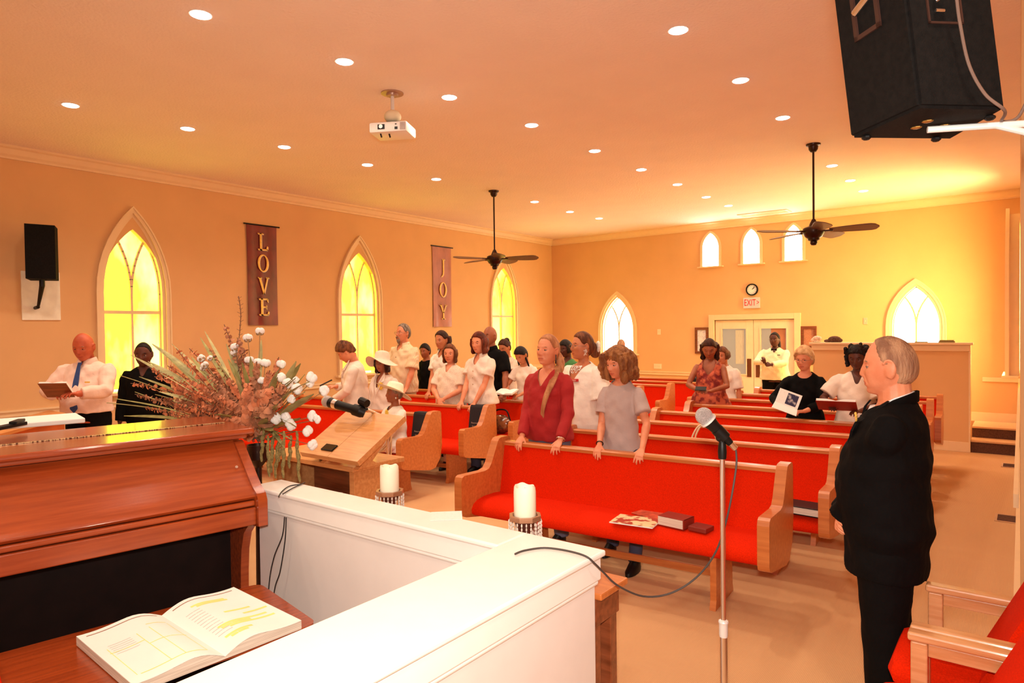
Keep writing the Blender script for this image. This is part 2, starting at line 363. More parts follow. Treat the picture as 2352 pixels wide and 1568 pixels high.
# ---- partition in front of the back wall, stairs behind it
PY, PX0, PX1 = 11.51, -2.72, -.64
struct(MB().box(PX0, PX1, PY, PY + .12, 0, 1.50).obj('wall_partition', M_WALL))
MB().box(PX0 - .05, PX1 + .05, PY - .045, PY + .16, 1.53, 1.565, .006).box(PX0 - .02, PX1 + .02, PY - .02, PY + .14, 1.44, 1.53, .01).obj('cap', M_TRIM, COL.objects['wall_partition'])
MB().box(PX0, PX1 + .005, PY - .02, PY, 0, .14, .004).box(PX1, PX1 + .02, PY - .02, PY + .14, 0, 1.44, .004).obj('edge_board', M_TRIM, COL.objects['wall_partition'])
st = bpy.data.objects.new('stairs', None); COL.objects.link(st); struct(st)
MB().box(-.62, -.08, 11.53, 11.86, 0, .15, 0).obj('riser', M_RISER, st)
MB().box(-.62, -.08, 11.51, 11.86, .15, .175, .004).obj('tread', M_CARPET, st)
MB().box(-.62, -.08, 11.85, 12.5, .0, .31, 0).obj('riser', M_RISER, st)
MB().box(-.62, -.08, 11.83, 12.5, .31, .335, .004).obj('tread', M_CARPET, st)
struct(MB().prism([(12.5, 0), (12.5, .335), (YB, .06), (YB, 0)], 'x', -2.0, -.08).obj('floor_landing', M_CARPET))
# ---- choir wall (foreground)
def cap_wall(x0, x1, y0, y1, name):
    r = MB().box(x0 + .035, x1 - .035, y0 + .035, y1 - .035, 0, .93).obj(name, M_PANEL); struct(r)
    MB().box(x0, x1, y0, y1, .925, .95, .008).obj('cap', M_WHITE, r)
    MB().box(x0 + .015, x1 - .015, y0 + .015, y1 - .015, .83, .925, .006).obj('fascia', M_WHITE, r)
    MB().box(x0 + .022, x1 - .022, y0 + .022, y1 - .022, .81, .83, .008).obj('moulding', M_WHITE, r)
    return r
cap_wall(-3.60, -1.741, 2.15, 2.36, 'wall_choir_front')
cap_wall(-1.74, -1.346, -.6, 2.36, 'wall_choir_side')
# ------------------------------------------------------------------ pews
def pew(L, label, group):
    r = thing('pew', label, 'pew', (0, 0, 0), 0, group)
    prof = [(.12, .925), (.135, .90), (.145, .55), (.11, .40), (.02, .30), (-.08, .29), (-.50, .37), (-.545, .39), (-.56, .42), (-.56, .66), (-.548, .69), (-.52, .702), (-.25, .69), (-.19, .70), (-.15, .74), (-.055, .905), (-.035, .925), (.0, .932), (.09, .932)]
    for x in (0, -L + .07):
        MB().prism(prof, 'x', x - .07, x).obj('end_panel', M_PEW, r)
    # seat cushion, rounded front
    sec = [(-.02, .36), (-.02, .475), (-.12, .487), (-.27, .49), (-.36, .478), (-.41, .455), (-.435, .42), (-.43, .385), (-.40, .365), (-.27, .355)]
    MB().prism(sec, 'x', -L + .07, -.07).obj('seat', M_RED, r, smooth=True, angle=50)
    bk = [(-.035, .47), (.045, .865), (.095, .865), (.05, .36), (-.02, .36)]
    MB().prism(bk, 'x', -L + .07, -.07).obj('backrest', M_RED, r)
    MB().prism([(.03, .862), (.028, .886), (.045, .896), (.105, .896), (.118, .885), (.116, .862)], 'x', -L + .07, -.07).obj('top_rail', M_PEW, r)
    MB().prism([(.052, .36), (.097, .862), (.11, .862), (.075, .36)], 'x', -L + .07, -.07).obj('back_board', M_PEW, r)
    for x in (-.42, -L + .46):
        MB().prism([(-.36, .001), (-.34, .06), (-.34, .36), (.02, .36), (.04, .06), (.06, .001)], 'x', x, x + .04).obj('leg', M_PEW, r)
    MB().box(-L + .40, -.40, -.02, .0, .10, .15).obj('stretcher', M_PEW, r)
    rack = MB().box(-L * .5 - .35, -L * .5 + .35, .115, .17, .50, .512).box(-L * .5 - .35, -L * .5 + .35, .16, .172, .50, .60)
    for x in (-L * .5 - .36, -L * .5 + .35): rack.box(x, x + .012, .10, .172, .50, .64)
    rack.obj('book_rack', M_PEW, r)
    return r
LR, LLF = 2.36, 3.5
ORD = ['front', 'second', 'third', 'fourth', 'fifth', 'sixth', 'seventh', 'eighth', 'ninth']
RP = [(-1.235, 4.58, 4.0), (-1.10, 5.46, 4.2), (-1.03, 6.31, 3.6), (-1.0, 7.10, 3.0), (-.96, 7.95, 3.0), (-.92, 8.72, 2.5), (-.88, 9.48, 2.5), (-.84, 10.2, 2.5)]
proto = pew(LR, '', 'pews in the right block')
for i, (x, y, a) in enumerate(RP):
    o = proto if i == 0 else copy_tree(proto)
    o.location = (x, y, 0); o.rotation_euler = (0, 0, math.radians(a))
    o['label'] = ('oak pew with bright red cushion, front row, nearest the camera' if i == 0 else 'oak pew with red upholstery, %s row from the front in the right block' % ORD[i] if i < 7 else 'oak pew with red upholstery, last row of the right block before the partition')
LP = [(-5.25, 5.38, 6), (-5.15, 6.25, 6), (-5.06, 7.06, 6), (-4.98, 7.86, 6), (-4.88, 8.65, 5), (-4.72, 9.41, 5), (-4.54, 10.15, 4), (-4.33, 10.88, 4), (-4.25, 11.62, 4)]
protoL = pew(LLF, '', 'pews in the left block')
for i, (x, y, a) in enumerate(LP):
    o = protoL if i == 0 else copy_tree(protoL)
    o.location = (x, y, 0); o.rotation_euler = (0, 0, math.radians(a))
    o['label'] = 'oak pew with red upholstery, %s row of the left block' % ORD[i]
# black reserved cloths over the aisle ends of two pews in the left block
def font_mesh(txt, size, name, m, parent, extr=.001):
    cu = bpy.data.curves.new(name, 'FONT'); cu.body = txt; cu.size = size; cu.extrude = extr; cu.align_x = 'CENTER'; cu.align_y = 'CENTER'
    t = bpy.data.objects.new(name, cu); COL.objects.link(t); me = evaluated(t, name); bpy.data.objects.remove(t)
    me.materials.clear(); me.materials.append(m); o = bpy.data.objects.new(name, me); COL.objects.link(o); o.parent = parent; return o
M_RCLOTH = mat('reserved_cloth', (.018, .012, .014), .9, var=.4, scale=200)
for i, lab in ((0, 'black reserved cloth draped over the front left pew beside the lectern'), (1, 'black reserved cloth draped over the pew end behind, second row of the left block')):
    x, y, a = LP[i]
    c = thing('reserved_cloth', lab, 'cloth', (x, y, 0), math.radians(a), 'black cloths on the pews')
    pl = [(.125, .55), (.124, .895), (.11, .905), (.03, .905), (.02, .885), (-.048, .52)]
    k = len(pl); cx0, cx1 = -.30, -.12
    V = []; 
    for (yy, zz) in pl: V += [(cx0, yy, zz), (cx1, yy, zz)]
    pl2 = [(.133, .55), (.132, .90), (.113, .912), (.028, .912), (.012, .888), (-.056, .52)]
    for (yy, zz) in pl2: V += [(cx0, yy, zz), (cx1, yy, zz)]
    f = []
    for j in range(k - 1): f += [(2 * j, 2 * j + 1, 2 * j + 3, 2 * j + 2), (2 * k + 2 * j, 2 * k + 2 * j + 2, 2 * k + 2 * j + 3, 2 * k + 2 * j + 1), (2 * j, 2 * j + 2, 2 * k + 2 * j + 2, 2 * k + 2 * j), (2 * j + 1, 2 * k + 2 * j + 1, 2 * k + 2 * j + 3, 2 * j + 3)]
    f += [(0, 2 * k, 2 * k + 1, 1), (2 * k - 2, 2 * k - 1, 4 * k - 1, 4 * k - 2)]
    MB().add(V, f).obj('cloth', M_RCLOTH, c)
    t = font_mesh('Reserved', .027, 'lettering', mat('dim_lettering', (.40, .28, .20), .9), c)
    t.location = (-.21, -.030, .70); t.rotation_euler = (math.radians(79), 0, 0)
    t = font_mesh('Seating', .024, 'lettering', MATS['dim_lettering'], c)
    t.location = (-.21, -.037, .66); t.rotation_euler = (math.radians(79), 0, 0)
# ------------------------------------------------------------------ ceiling lights
R1 = [(162, 241), (431, 295), (653, 337), (844, 378), (1002, 411), (1140, 452), (1228, 463), (1309, 486), (1376, 501)]
R2 = [(461, 33), (791, 141), (1032, 223), (1221, 287), (1366, 346), (1473, 389), (1556, 423), (1622, 452), (1673, 472)]
R3 = [(1558, 69), (1701, 184), (1798, 270), (1911, 380), (1953, 414), (1983, 438)]
M_LENS = emit('lamp_lens', (1, .97, .90), 5)
M_RING = mat('lamp_ring', (.95, .85, .75), .4)
def clean_lens(): pass
lp = None
SIDE = {1: 'left', 2: 'middle', 3: 'right'}
for k, row in ((1, R1), (2, R2), (3, R3)):
    for i, (u, v) in enumerate(row):
        if k == 1 and i == 5: continue
        x, y, z = onZ(u, v, ZC)
        if lp is None:
            lp = thing('recessed_light', '', 'ceiling light', (0, 0, 0), 0, 'recessed ceiling lights')
            MB().lathe([(.082, -.004), (.082, -.0), (.065, .0), (.060, -.004)], 28).obj('trim_ring', M_RING, lp)
            a = MB(); n = 28
            a.lathe([(.066, -.009), (.072, -.006), (.074, -.001)], 28); a.obj('lens', M_LENS, lp, smooth=True)
            o = lp
        else: o = copy_tree(lp)
        o.location = (x, y, ZC - .001)
        n = len([0 for j in range(i + 1) if not (k == 1 and j == 5)])
        o['label'] = 'recessed ceiling light, %s from the front in the %s row' % (ORD[n - 1], SIDE[k])
        lt = light('downlight', 'SPOT', (x, y, ZC - .03), DOWN_W, LAMP_COL, .08, spot=math.radians(150))
# unseen lamps of the same rows over the chancel
for x, y in ((-8, .9), (-5, .9), (-5, -1.2), (-2.3, .6), (-2.3, -1.2), (0.3, 1.5), (0.3, -1.2), (-8, -1.2)):
    light('downlight', 'SPOT', (x, y, ZC - .03), DOWN_W, LAMP_COL, .08, spot=math.radians(150))
# ------------------------------------------------------------------ ceiling fans
def fan(loc, drop, lab, a0):
    r = thing('ceiling_fan', lab, 'ceiling fan', (loc[0], loc[1], ZC), 0, 'ceiling fans')
    MB().lathe([(.02, -.105), (.035, -.10), (.055, -.07), (.06, -.03), (.085, -.02), (.09, 0)], 24).obj('canopy', M_BRONZE, r, smooth=True)
    MB().tube([(0, 0, -.09), (0, 0, -drop + .12)], .013, 10).obj('downrod', M_BRONZE, r, smooth=True)
    MB().lathe([(.004, -.20), (.03, -.195), (.045, -.17), (.04, -.145), (.07, -.13), (.075, -.105), (.10, -.09), (.125, -.05), (.135, -.02), (.13, .02), (.11, .035), (.06, .05), (.045, .09), (.03, .12), (.02, .14)], 28, (0, 0, -drop)).obj('motor', M_BRONZE, r, smooth=True)
    for k in range(5):
        a = a0 + 2 * PI * k / 5
        b = MB(); n = 14; top = []; V = []
        for i in range(n + 1):
            t = i / n; x = .19 + .56 * t; w = .058 + .040 * math.sin(min(1, t * 1.25) * PI * .5); 
            if t > .82: w *= math.sqrt(max(0.02, 1 - ((t - .82) / .18) ** 2))
            k_ = w * .28; V += [(x, -w, k_), (x, w, -k_), (x, w, .008 - k_), (x, -w, k_ + .008)]
        f = []
        for i in range(n):
            q = 4 * i
            for j in range(4): f.append((q + j, q + (j + 1) % 4, q + 4 + (j + 1) % 4, q + 4 + j))
        f += [(3, 2, 1, 0), (4 * n, 4 * n + 1, 4 * n + 2, 4 * n + 3)]
        b.add(V, f); R = Matrix.Translation((0, 0, -drop - .02)) @ Matrix.Rotation(a, 4, 'Z'); b.xf(R)
        bl = b.obj('blade', M_BLADE, r)
        c = MB().box(.10, .23, -.018, .018, -.012, .012, .004).xf(R); c.obj('blade_bracket', M_BRONZE, bl)
    return r
c1 = onZ(1134, 438, ZC); c2 = onZ(1868, 331, ZC)
def dropfor(c, v):
    P = M3 @ np.array([c[0], c[1], 0]); # depth
    for d in np.linspace(.3, 2, 400):
        q = M3 @ np.array([c[0], c[1], ZC - d - H])
        if CY - F * q[1] / q[2] > v: return d
    return 1
fan(c1, dropfor(c1, 592), 'dark bronze ceiling fan in front of the purple joy banner', math.radians(28))
fan(c2, dropfor(c2, 528), 'dark bronze ceiling fan before the small high windows', math.radians(5))
# ------------------------------------------------------------------ projector
x, y, z = onZ(901, 214, ZC)
pj = thing('projector', 'white projector hanging upside down from the ceiling', 'projector', (x, y, ZC), math.radians(28))
MB().lathe([(.055, -.03), (.06, -.012), (.11, -.008), (.11, 0)], 24).obj('ceiling_plate', mat('mount_grey', (.45, .28, .20), .4, .5), pj, smooth=True)
MB().tube([(0, 0, -.02), (0, 0, -.20)], .018, 12).obj('pole', M_STEEL, pj, smooth=True)
MB().ball((0, 0, -.23), (.085, .085, .065), 18).obj('joint_cover', M_CREAM, pj, smooth=True)
MB().box(-.11, .11, -.08, .08, -.318, -.30, .004).box(-.03, .03, -.03, .03, -.30, -.27).obj('bracket', M_BLACK, pj)
pb = MB().box(-.19, .19, -.15, .15, -.42, -.32, .018).obj('body', M_WHITE, pj, smooth=True)
MB().box(-.10, -.03, -.156, -.149, -.392, -.345, .002).obj('lens_window', M_BLACK, pb)
MB().tube([(-.065, -.150, -.368), (-.065, -.166, -.368)], .019, 16).obj('lens', M_CHROME, pb)
MB().box(.07, .10, -.154, -.149, -.40, -.375, .001).box(.075, .09, -.154, -.149, -.355, -.345, .001).obj('port', M_BLACK, pb)
v = MB()
for i in range(5): v.box(.125 + i * .011, .131 + i * .011, -.154, -.149, -.405, -.335)
v.obj('vent', mat('vent_grey', (.5, .36, .3), .6), pb)
for a in ((-.09, -.1), (-.01, -.08)): MB().tube([(a[0], a[1], -.42), (a[0] + .01, a[1], -.455)], .008, 8).obj('foot', M_BLACK, pb)
# ------------------------------------------------------------------ loudspeakers
sl = thing('loudspeaker', 'black loudspeaker on the left wall above a white mounting board', 'speaker', (-9.66, 3.06, 2.86), math.radians(-24))
MB().prism([(-.20, -.16), (.20, -.16), (.15, .14), (-.15, .14)], 'z', -.33, .33).obj('cabinet', M_SPK, sl)
MB().box(-.08, .08, -.168, -.158, -.02, .20, .004).obj('back_plate', M_BLACK, sl)
MB().box(-.04, .04, -.178, -.166, .10, .125, .004).box(-.035, .035, -.174, -.166, .06, .07).obj('handle', M_CHROME, sl)
MB().tube([(0, -.02, -.32), (0, -.02, -.40), (-.20, -.09, -.66)], [.03, .03, .016], 10).tube([(-.20, -.09, -.66), (-.30, -.135, -.67)], .022, 10).obj('bracket', M_BLACK, sl)
p = [onX(*q, XL + .02) for q in ((48, 625), (140, 735))]
bd = MB().box(XL, XL + .02, p[0][1], p[1][1], p[1][2], p[0][2] + .02, .003).obj('mounting_board', mat('board_white', (.95, .88, .74), .6))
tag(bd, 'white square board on the left wall behind the speaker bracket', 'board')
# big speaker near the camera, seen from behind
def Q(u, v, Z): d_ = ray(u, v); return Vector(d_ * Z) + Vector((0, 0, H))
zb = 2.37
SA, SB, SCn, SD = [Vector(onZ(*q, zb)) for q in ((1952, 318), (2112, 246), (2310, 250), (2185, 320))]
sr = thing('loudspeaker', 'big black loudspeaker hanging close overhead at upper right', 'speaker', tuple(SB))
tl = Vector((-.10, -.035, 1)).normalized()
bm = bmesh.new(); low = [bm.verts.new(q - SB) for q in (SA, SB, SCn, SD)]; top = [bm.verts.new(q - SB + tl * .62) for q in (SA, SB, SCn, SD)]
bm.faces.new(low); bm.faces.new(top[::-1])
for k in range(4): bm.faces.new([low[k], low[(k + 1) % 4], top[(k + 1) % 4], top[k]])
bmesh.ops.recalc_face_normals(bm, faces=bm.faces); bmesh.ops.bevel(bm, geom=bm.edges[:], offset=.008, segments=2, affect='EDGES')
MB().addbm(bm).obj('cabinet', M_SPK, sr)
def face(P0, P1):   # a face of the cabinet: u along its foot, v up, d outwards
    e = P1 - P0; n_ = e.cross(tl).normalized()
    if n_.dot(Vector((0, 0, H)) - P0) < 0: n_ = -n_
    return lambda u, v, d: P0 - SB + e * u + tl * v + n_ * d
def fbox(m, f, u0, u1, v0, v1, d0, d1): m.add([f(u, v, d) for u in (u0, u1) for v in (v0, v1) for d in (d0, d1)], [(0, 1, 3, 2), (4, 6, 7, 5), (0, 4, 5, 1), (2, 3, 7, 6), (0, 2, 6, 4), (1, 5, 7, 3)])
def fframe(f, u0, u1, v0, v1, w, d, wu):
    m = MB(); fbox(m, f, u0, u0 + wu, v0, v1, -.002, d); fbox(m, f, u1 - wu, u1, v0, v1, -.002, d); fbox(m, f, u0, u1, v0, v0 + w, -.002, d); fbox(m, f, u0, u1, v1 - w, v1, -.002, d); return m
M_SPKF = mat('speaker_plate', (.05, .02, .014), .5, var=.2, spec=.2)
FL, FR_ = face(SA, SB), face(SB, SCn)
fframe(FL, .28, .66, .24, .42, .012, .006, .05).obj('handle_frame', M_SPKF, sr)
m = MB(); m.tube([FL(.36, .31, .012), FL(.60, .33, .012)], .009, 8); m.obj('handle', M_CHROME, sr, smooth=True)
fframe(FR_, .22, .62, .205, .30, .005, .004, .02).obj('jack_frame', M_SPKF, sr)
m = MB(); m.tube([FR_(.32, .262, .004), FR_(.42, .275, .022)], .007, 8); m.tube([FR_(.30, .235, .006), FR_(.40, .235, .006)], .004, 6); m.obj('jack', M_CHROME, sr)
dn = lambda q: q - SB + Vector((0, 0, -.006))
for q in (SA.lerp(SCn, .12), SA.lerp(SD, .86).lerp(SB, .08), SCn.lerp(SD, .2).lerp(SB, .05)): MB().ball(dn(q), (.013, .013, .008), 8).obj('foot', M_BLACK, sr)
cen = (SA + SB + SCn + SD) / 4
for dx, dy in ((-.03, .0), (.03, .03), (.0, -.045)): MB().ball(dn(cen + Vector((dx, dy, .004))), (.014, .010, .004), 8).obj('bolt', mat('bolt_brass', (.5, .25, .06), .4, .8), sr)
def smooth_path(P, n=8):
    P = [Vector(p) for p in P]; out = []
    for i in range(len(P) - 1):
        p0, p1, p2, p3 = P[max(i - 1, 0)], P[i], P[i + 1], P[min(i + 2, len(P) - 1)]
        for k in range(n):
            t = k / n; out.append(.5 * ((2 * p1) + (p2 - p0) * t + (2 * p0 - 5 * p1 + 4 * p2 - p3) * t * t + (3 * p1 - p0 - 3 * p2 + p3) * t ** 3))
    return out + [P[-1]]
br0 = Vector(onZ(2130, 298, zb - .012)); br1 = Vector(onZ(2352, 284, zb - .02)); br2 = br0 + (br1 - br0).normalized() * ((XRN + .01 - br0.x) / ((br1 - br0).normalized().x))
MB().tube(smooth_path([FR_(.42, .275, .022), FR_(.46, .27, .03), FR_(.50, .20, .022), FR_(.56, .10, .018), FR_(.72, .03, .014), FR_(.90, -.012, .02), br0.lerp(br1, .78) - SB + Vector((0, 0, .01)), br0.lerp(br1, .95) - SB + Vector((0, 0, .02)), br1 - SB + Vector((.02, 0, .10))]), .0038, 8).obj('speaker_cable', mat('cable_brown', (.16, .09, .065), .5), sr, smooth=True)
m = MB().tube([br0 - SB, br2 - SB], .0085, 10); q0 = br0.lerp(br1, .72); m.tube([q0 - SB, Vector((XRN + .01, br2.y + .1, zb - .55)) - SB], .0085, 10)
m.obj('wall_bracket', M_STEEL, sr, smooth=True)
# ------------------------------------------------------------------ banners
def seg(a, b, w0, w1=None):   # slanted stroke
    w1 = w1 or w0; return [(a[0] - w0, a[1]), (a[0] + w0, a[1]), (b[0] + w1, b[1]), (b[0] - w1, b[1])]
def ring(rx, ry, tx, ty, n=24):
    inn = [(math.cos(2 * PI * i / n) * (rx - tx), math.sin(2 * PI * i / n) * (ry - ty)) for i in range(n)]
    out = [(math.cos(2 * PI * i / n) * rx, math.sin(2 * PI * i / n) * ry) for i in range(n)]
    return inn, out
def letter(ch, dx, dy, d0, d1, mi):
    m = MB(); P = lambda poly: m.prism([(x + dx, z + dy) for x, z in poly], 'x', d0, d1, mi)
    rect = lambda x0, x1, z0, z1: P([(x0, z0), (x1, z0), (x1, z1), (x0, z1)])
    if ch == 'L': rect(-.055, -.02, -.14, .14); rect(-.09, .015, .125, .14); rect(-.09, .09, -.14, -.122); P([(.09, -.14), (.095, -.07), (.08, -.07), (.06, -.125)])
    if ch == 'E':
        rect(-.055, -.02, -.14, .14); rect(-.09, .075, .122, .14); rect(-.09, .085, -.14, -.122); rect(-.02, .05, -.01, .008)
        P([(.075, .14), (.08, .08), (.066, .08), (.05, .125)]); P([(.085, -.14), (.095, -.075), (.08, -.075), (.06, -.125)]); rect(.04, .052, -.035, .033)
    if ch == 'V': P(seg((-.07, .14), (.005, -.14), .02, .012)); P(seg((.075, .14), (.005, -.14), .009, .009)); rect(-.105, -.035, .128, .14); rect(.045, .105, .128, .14)
    if ch == 'O':
        a, b = ring(.10, .145, .034, .014)
        m.strip([(x + dx, z + dy) for x, z in a], [(x + dx, z + dy) for x, z in b], 'x', d0, d1, True, mi)
    if ch == 'J':
        rect(.0, .034, -.10, .14); rect(-.03, .065, .127, .14)
        P([(.0, -.09), (.034, -.09), (.025, -.16), (-.015, -.20), (-.06, -.21), (-.02, -.18), (-.004, -.14)])
    if ch == 'Y': rect(-.016, .018, -.14, 0); rect(-.05, .055, -.14, -.127); P(seg((-.07, .14), (.0, -.02), .02, .017)); P(seg((.075, .14), (.005, -.02), .009, .009)); rect(-.105, -.04, .128, .14); rect(.045, .10, .128, .14)
    return m
def banner(y0, y1, z0, z1, word, label, cloth, letc, zs_, sc=1.0, cx=None):
    r = thing('banner', label, 'banner', (XL, (y0 + y1) / 2, z0), 0, 'hanging word banners')
    yc = (y0 + y1) / 2; hw = (y1 - y0) / 2; hh = z1 - z0; n, k = 20, 10; V = []; f = []
    for i in range(n + 1):
        for j in range(k + 1):
            t = i / n; u = j / k * 2 - 1
            w = .024 + .006 * math.sin(u * 5 + t * 4) * (1 - t) + .004 * math.sin(u * 9 + 2)
            V.append((w, u * hw * (1 - .03 * math.sin(t * PI)), t * hh))
    nb = len(V); V += [(a - .006, b, c) for a, b, c in V]
    for i in range(n):
        for j in range(k):
            q = i * (k + 1) + j; f += [(q, q + 1, q + k + 2, q + k + 1), (nb + q, nb + q + k + 1, nb + q + k + 2, nb + q + 1)]
    for i in range(n):
        for j in (0, k): q = i * (k + 1) + j; f.append((q, q + k + 1, nb + q + k + 1, nb + q))
    for j in range(k):
        for i in (0, n): q = i * (k + 1) + j; f.append((q, nb + q, nb + q + 1, q + 1))
    MB().add(V, f).obj('cloth', cloth, r, smooth=True)
    MB().tube([(.03, -hw - .05, hh), (.03, hw + .05, hh)], .012, 8).obj('rod', M_BLACK, r)
    for ch, zz in zip(word, zs_):
        lm = letter(ch, .0, 0, .040, .046, 0); lm.v = [(a, b * sc, c * sc) for a, b, c in lm.v]
        sh = letter(ch, .012, -.010, .036, .041, 1); sh.v = [(a, b * sc, c * sc) for a, b, c in sh.v]
        lm.add(sh.v, sh.f, 1)
        o = lm.obj('letter', [letc, M_CREAM], r); o.location = (0, 0, zz)
M_BANR = mat('banner_satin', (.19, .010, .012), .35, var=.35, scale=3, stretch=(1, 2, 1), sheen=.3)
M_BANP = mat('banner_mauve_satin', (.46, .17, .12), .35, var=.22, scale=3, stretch=(1, 2, 1), sheen=.3)
banner(5.99, 6.54, 1.96, 3.60, 'LOVE', 'dark red banner reading LOVE hanging on the left wall', M_BANR, M_GOLD, (1.37, 1.02, .65, .30), .98)
banner(10.26, 10.84, 1.91, 3.63, 'JOY', 'mauve banner reading JOY hanging on the left wall', M_BANP, M_GOLD, (1.30, .80, .32), 1.1)
# ------------------------------------------------------------------ back wall fittings
cx, _, cz = onY(1728, 665, YB)
ck = thing('wall_clock', 'round white wall clock with black rim above the exit sign', 'clock', (cx, YB - .002, cz))
n = 32; a_ = [(math.cos(2 * PI * i / n) * .105, math.sin(2 * PI * i / n) * .105) for i in range(n)]; b_ = [(x * 1.24, z * 1.24) for x, z in a_]
MB().strip(a_, b_, 'y', -.04, 0, True).obj('rim', M_BLACK, ck)
fc = MB().prism(a_, 'y', -.02, -.001).obj('face', M_PAPER, ck)
MB().box(-.004, .004, -.026, -.022, 0, .07, rot=Matrix.Rotation(math.radians(50), 3, 'Y'), at=(0, -.024, 0)).box(-.003, .003, -.028, -.022, 0, .09, rot=Matrix.Rotation(math.radians(38), 3, 'Y'), at=(0, -.024, 0)).obj('hands', M_BLACK, ck)
mk = MB()
for i in range(12):
    a = 2 * PI * i / 12; mk.box(-.003 + .088 * math.cos(a), .003 + .088 * math.cos(a), -.023, -.019, .088 * math.sin(a) - .007, .088 * math.sin(a) + .007)
mk.obj('hour_marks', M_BLACK, ck)
p0, p1 = onY(1709, 685, YB), onY(1746, 706, YB)
es = thing('exit_sign', 'white exit sign with red letters above the double door', 'sign', ((p0[0] + p1[0]) / 2, YB, (p0[2] + p1[2]) / 2))
MB().box(-.175, .175, -.05, 0, -.115, .115, .006).obj('box', emit('sign_face', (.85, .72, .50), .12), es)
t = font_mesh('EXIT', .20, 'lettering', emit('sign_red', (.8, .02, .01), .25), es); t.location = (-.03, -.053, 0); t.rotation_euler = (PI / 2, 0, 0); t.scale = (.62, 1, 1)
t = font_mesh('>', .13, 'arrow', MATS['sign_red'], es); t.location = (.14, -.053, 0); t.rotation_euler = (PI / 2, 0, 0); t.scale = (.8, 1.2, 1)
M_FRAME = wood('frame_wood', (.26, .07, .03), (.15, .035, .012), .4, .2)
for (u0, v0, u1, v1), lab, pm in (((1597, 752, 1628, 812), 'brown framed notice left of the double door', 'notice_white'), ((1840, 749, 1876, 800), 'brown framed plaque right of the double door', 'plaque_brown')):
    p0, p1 = onY(u0, v0, YB), onY(u1, v1, YB); hw = (p1[0] - p0[0]) / 2; hh = (p0[2] - p1[2]) / 2
    fr = thing('picture_frame', lab, 'picture frame', ((p0[0] + p1[0]) / 2, YB, (p0[2] + p1[2]) / 2))
    k = .055
    MB().strip([(-hw + k, -hh + k), (hw - k, -hh + k), (hw - k, hh - k), (-hw + k, hh - k)], [(-hw, -hh), (hw, -hh), (hw, hh), (-hw, hh)], 'y', -.035, 0, True).obj('frame', M_FRAME, fr)
    pm_ = mat(pm, (.88, .85, .88), .5, scale=30, stretch=(1, 1, 5), col2=(.45, .42, .55), contrast=(.35, .5)) if pm == 'notice_white' else mat(pm, (.55, .24, .14), .5, scale=30, stretch=(1, 1, 5), col2=(.40, .14, .08))
    MB().box(-hw + k, hw - k, -.012, -.001, -hh + k, hh - k).obj('picture', pm_, fr)
for (u, v, w, h, lab, nm, ct) in ((1514, 762, .085, .13, 'small light switch on the back wall right of the arched window', 'light_switch', 'switch'), (1511, 841, .20, .12, 'wide switch plate low on the back wall', 'switch_plate', 'switch'), (1988, 737, .07, .13, 'small grey thermostat on the back wall', 'thermostat', 'thermostat')):
    p = onY(u, v, YB); r = thing(nm, lab, ct, (p[0], YB, p[2]))
    MB().box(-w / 2, w / 2, -.012, 0, -h / 2, h / 2, .003).obj('plate', M_CREAM if nm != 'thermostat' else mat('thermo', (.7, .45, .33), .5), r)
    s = MB()
    for k in range(3 if w > .15 else 1): s.box((k - (1 if w > .15 else 0)) * .05 - .008, (k - (1 if w > .15 else 0)) * .05 + .008, -.02, -.012, -.02, .02, .002)
    s.obj('toggle', M_TRIM, r)
p = onZ(1755, 489, ZC)
vt = thing('ceiling_vent', 'pale air vent in the ceiling over the small high windows', 'vent', (p[0], p[1], ZC))
m = MB().strip([(-.45, -.14), (.45, -.14), (.45, .14), (-.45, .14)], [(-.5, -.19), (.5, -.19), (.5, .19), (-.5, .19)], 'z', -.015, 0, True).obj('frame', M_TRIM, vt)
m = MB()
for k in range(9): m.box(-.45, .45, -.13 + k * .03, -.115 + k * .03, -.012, -.002)
m.obj('slats', M_TRIM, vt)
for (u, v, lab, L_) in ((2324, 1070, 'brown floor vent further down the right aisle', .22), (2318, 1192, 'brown floor vent nearest the camera in the right aisle', .24)):
    p = onZ(u, v, 0); r = thing('floor_vent', lab, 'vent', (p[0] - .02, p[1], .001))
    MB().strip([(-.07, -.13), (.07, -.13), (.07, .13), (-.07, .13)], [(-.09, -.15), (.09, -.15), (.09, .15), (-.09, .15)], 'z', 0, .006, True).obj('frame', mat('vent_beige', (.62, .33, .17), .5), r)
    m = MB().box(-.07, .07, -.13, .13, 0, .002)
    for k in range(8): m.box(-.07, .07, -.12 + k * .032, -.113 + k * .032, .002, .005)
    m.obj('grille', mat('vent_dark', (.12, .035, .02), .6), r)
# things on the partition ledge
p = onY(1917, 787, PY + .06); b = MB().ball((0, 0, .045), (.10, .05, .055), 12).ball((-.10, 0, .02), (.06, .04, .028), 10).ball((.07, 0, .03), (.05, .04, .035), 10)
o = b.obj('floral_bundle', mat('dark_bundle', (.10, .04, .025), .9, var=.5, scale=40, bump=.6), smooth=True); o.location = (p[0], PY + .06, 1.566); tag(o, 'dark rounded bundle lying on the partition ledge', 'bundle')
p = onY(1862, 787, PY + .06); b = MB().ball((0, 0, .05), (.075, .05, .055), 12).ball((-.05, 0, .03), (.05, .04, .04), 10).lathe([(.05, 0), (.06, .01), (.04, .03)], 14)
o = b.obj('ornament', mat('pale_ornament', (.75, .50, .36), .7, var=.3, scale=30), smooth=True); o.location = (PX0 + .05, PY + .06, 1.566); tag(o, 'pale lumpy ornament at the left end of the partition ledge', 'ornament')
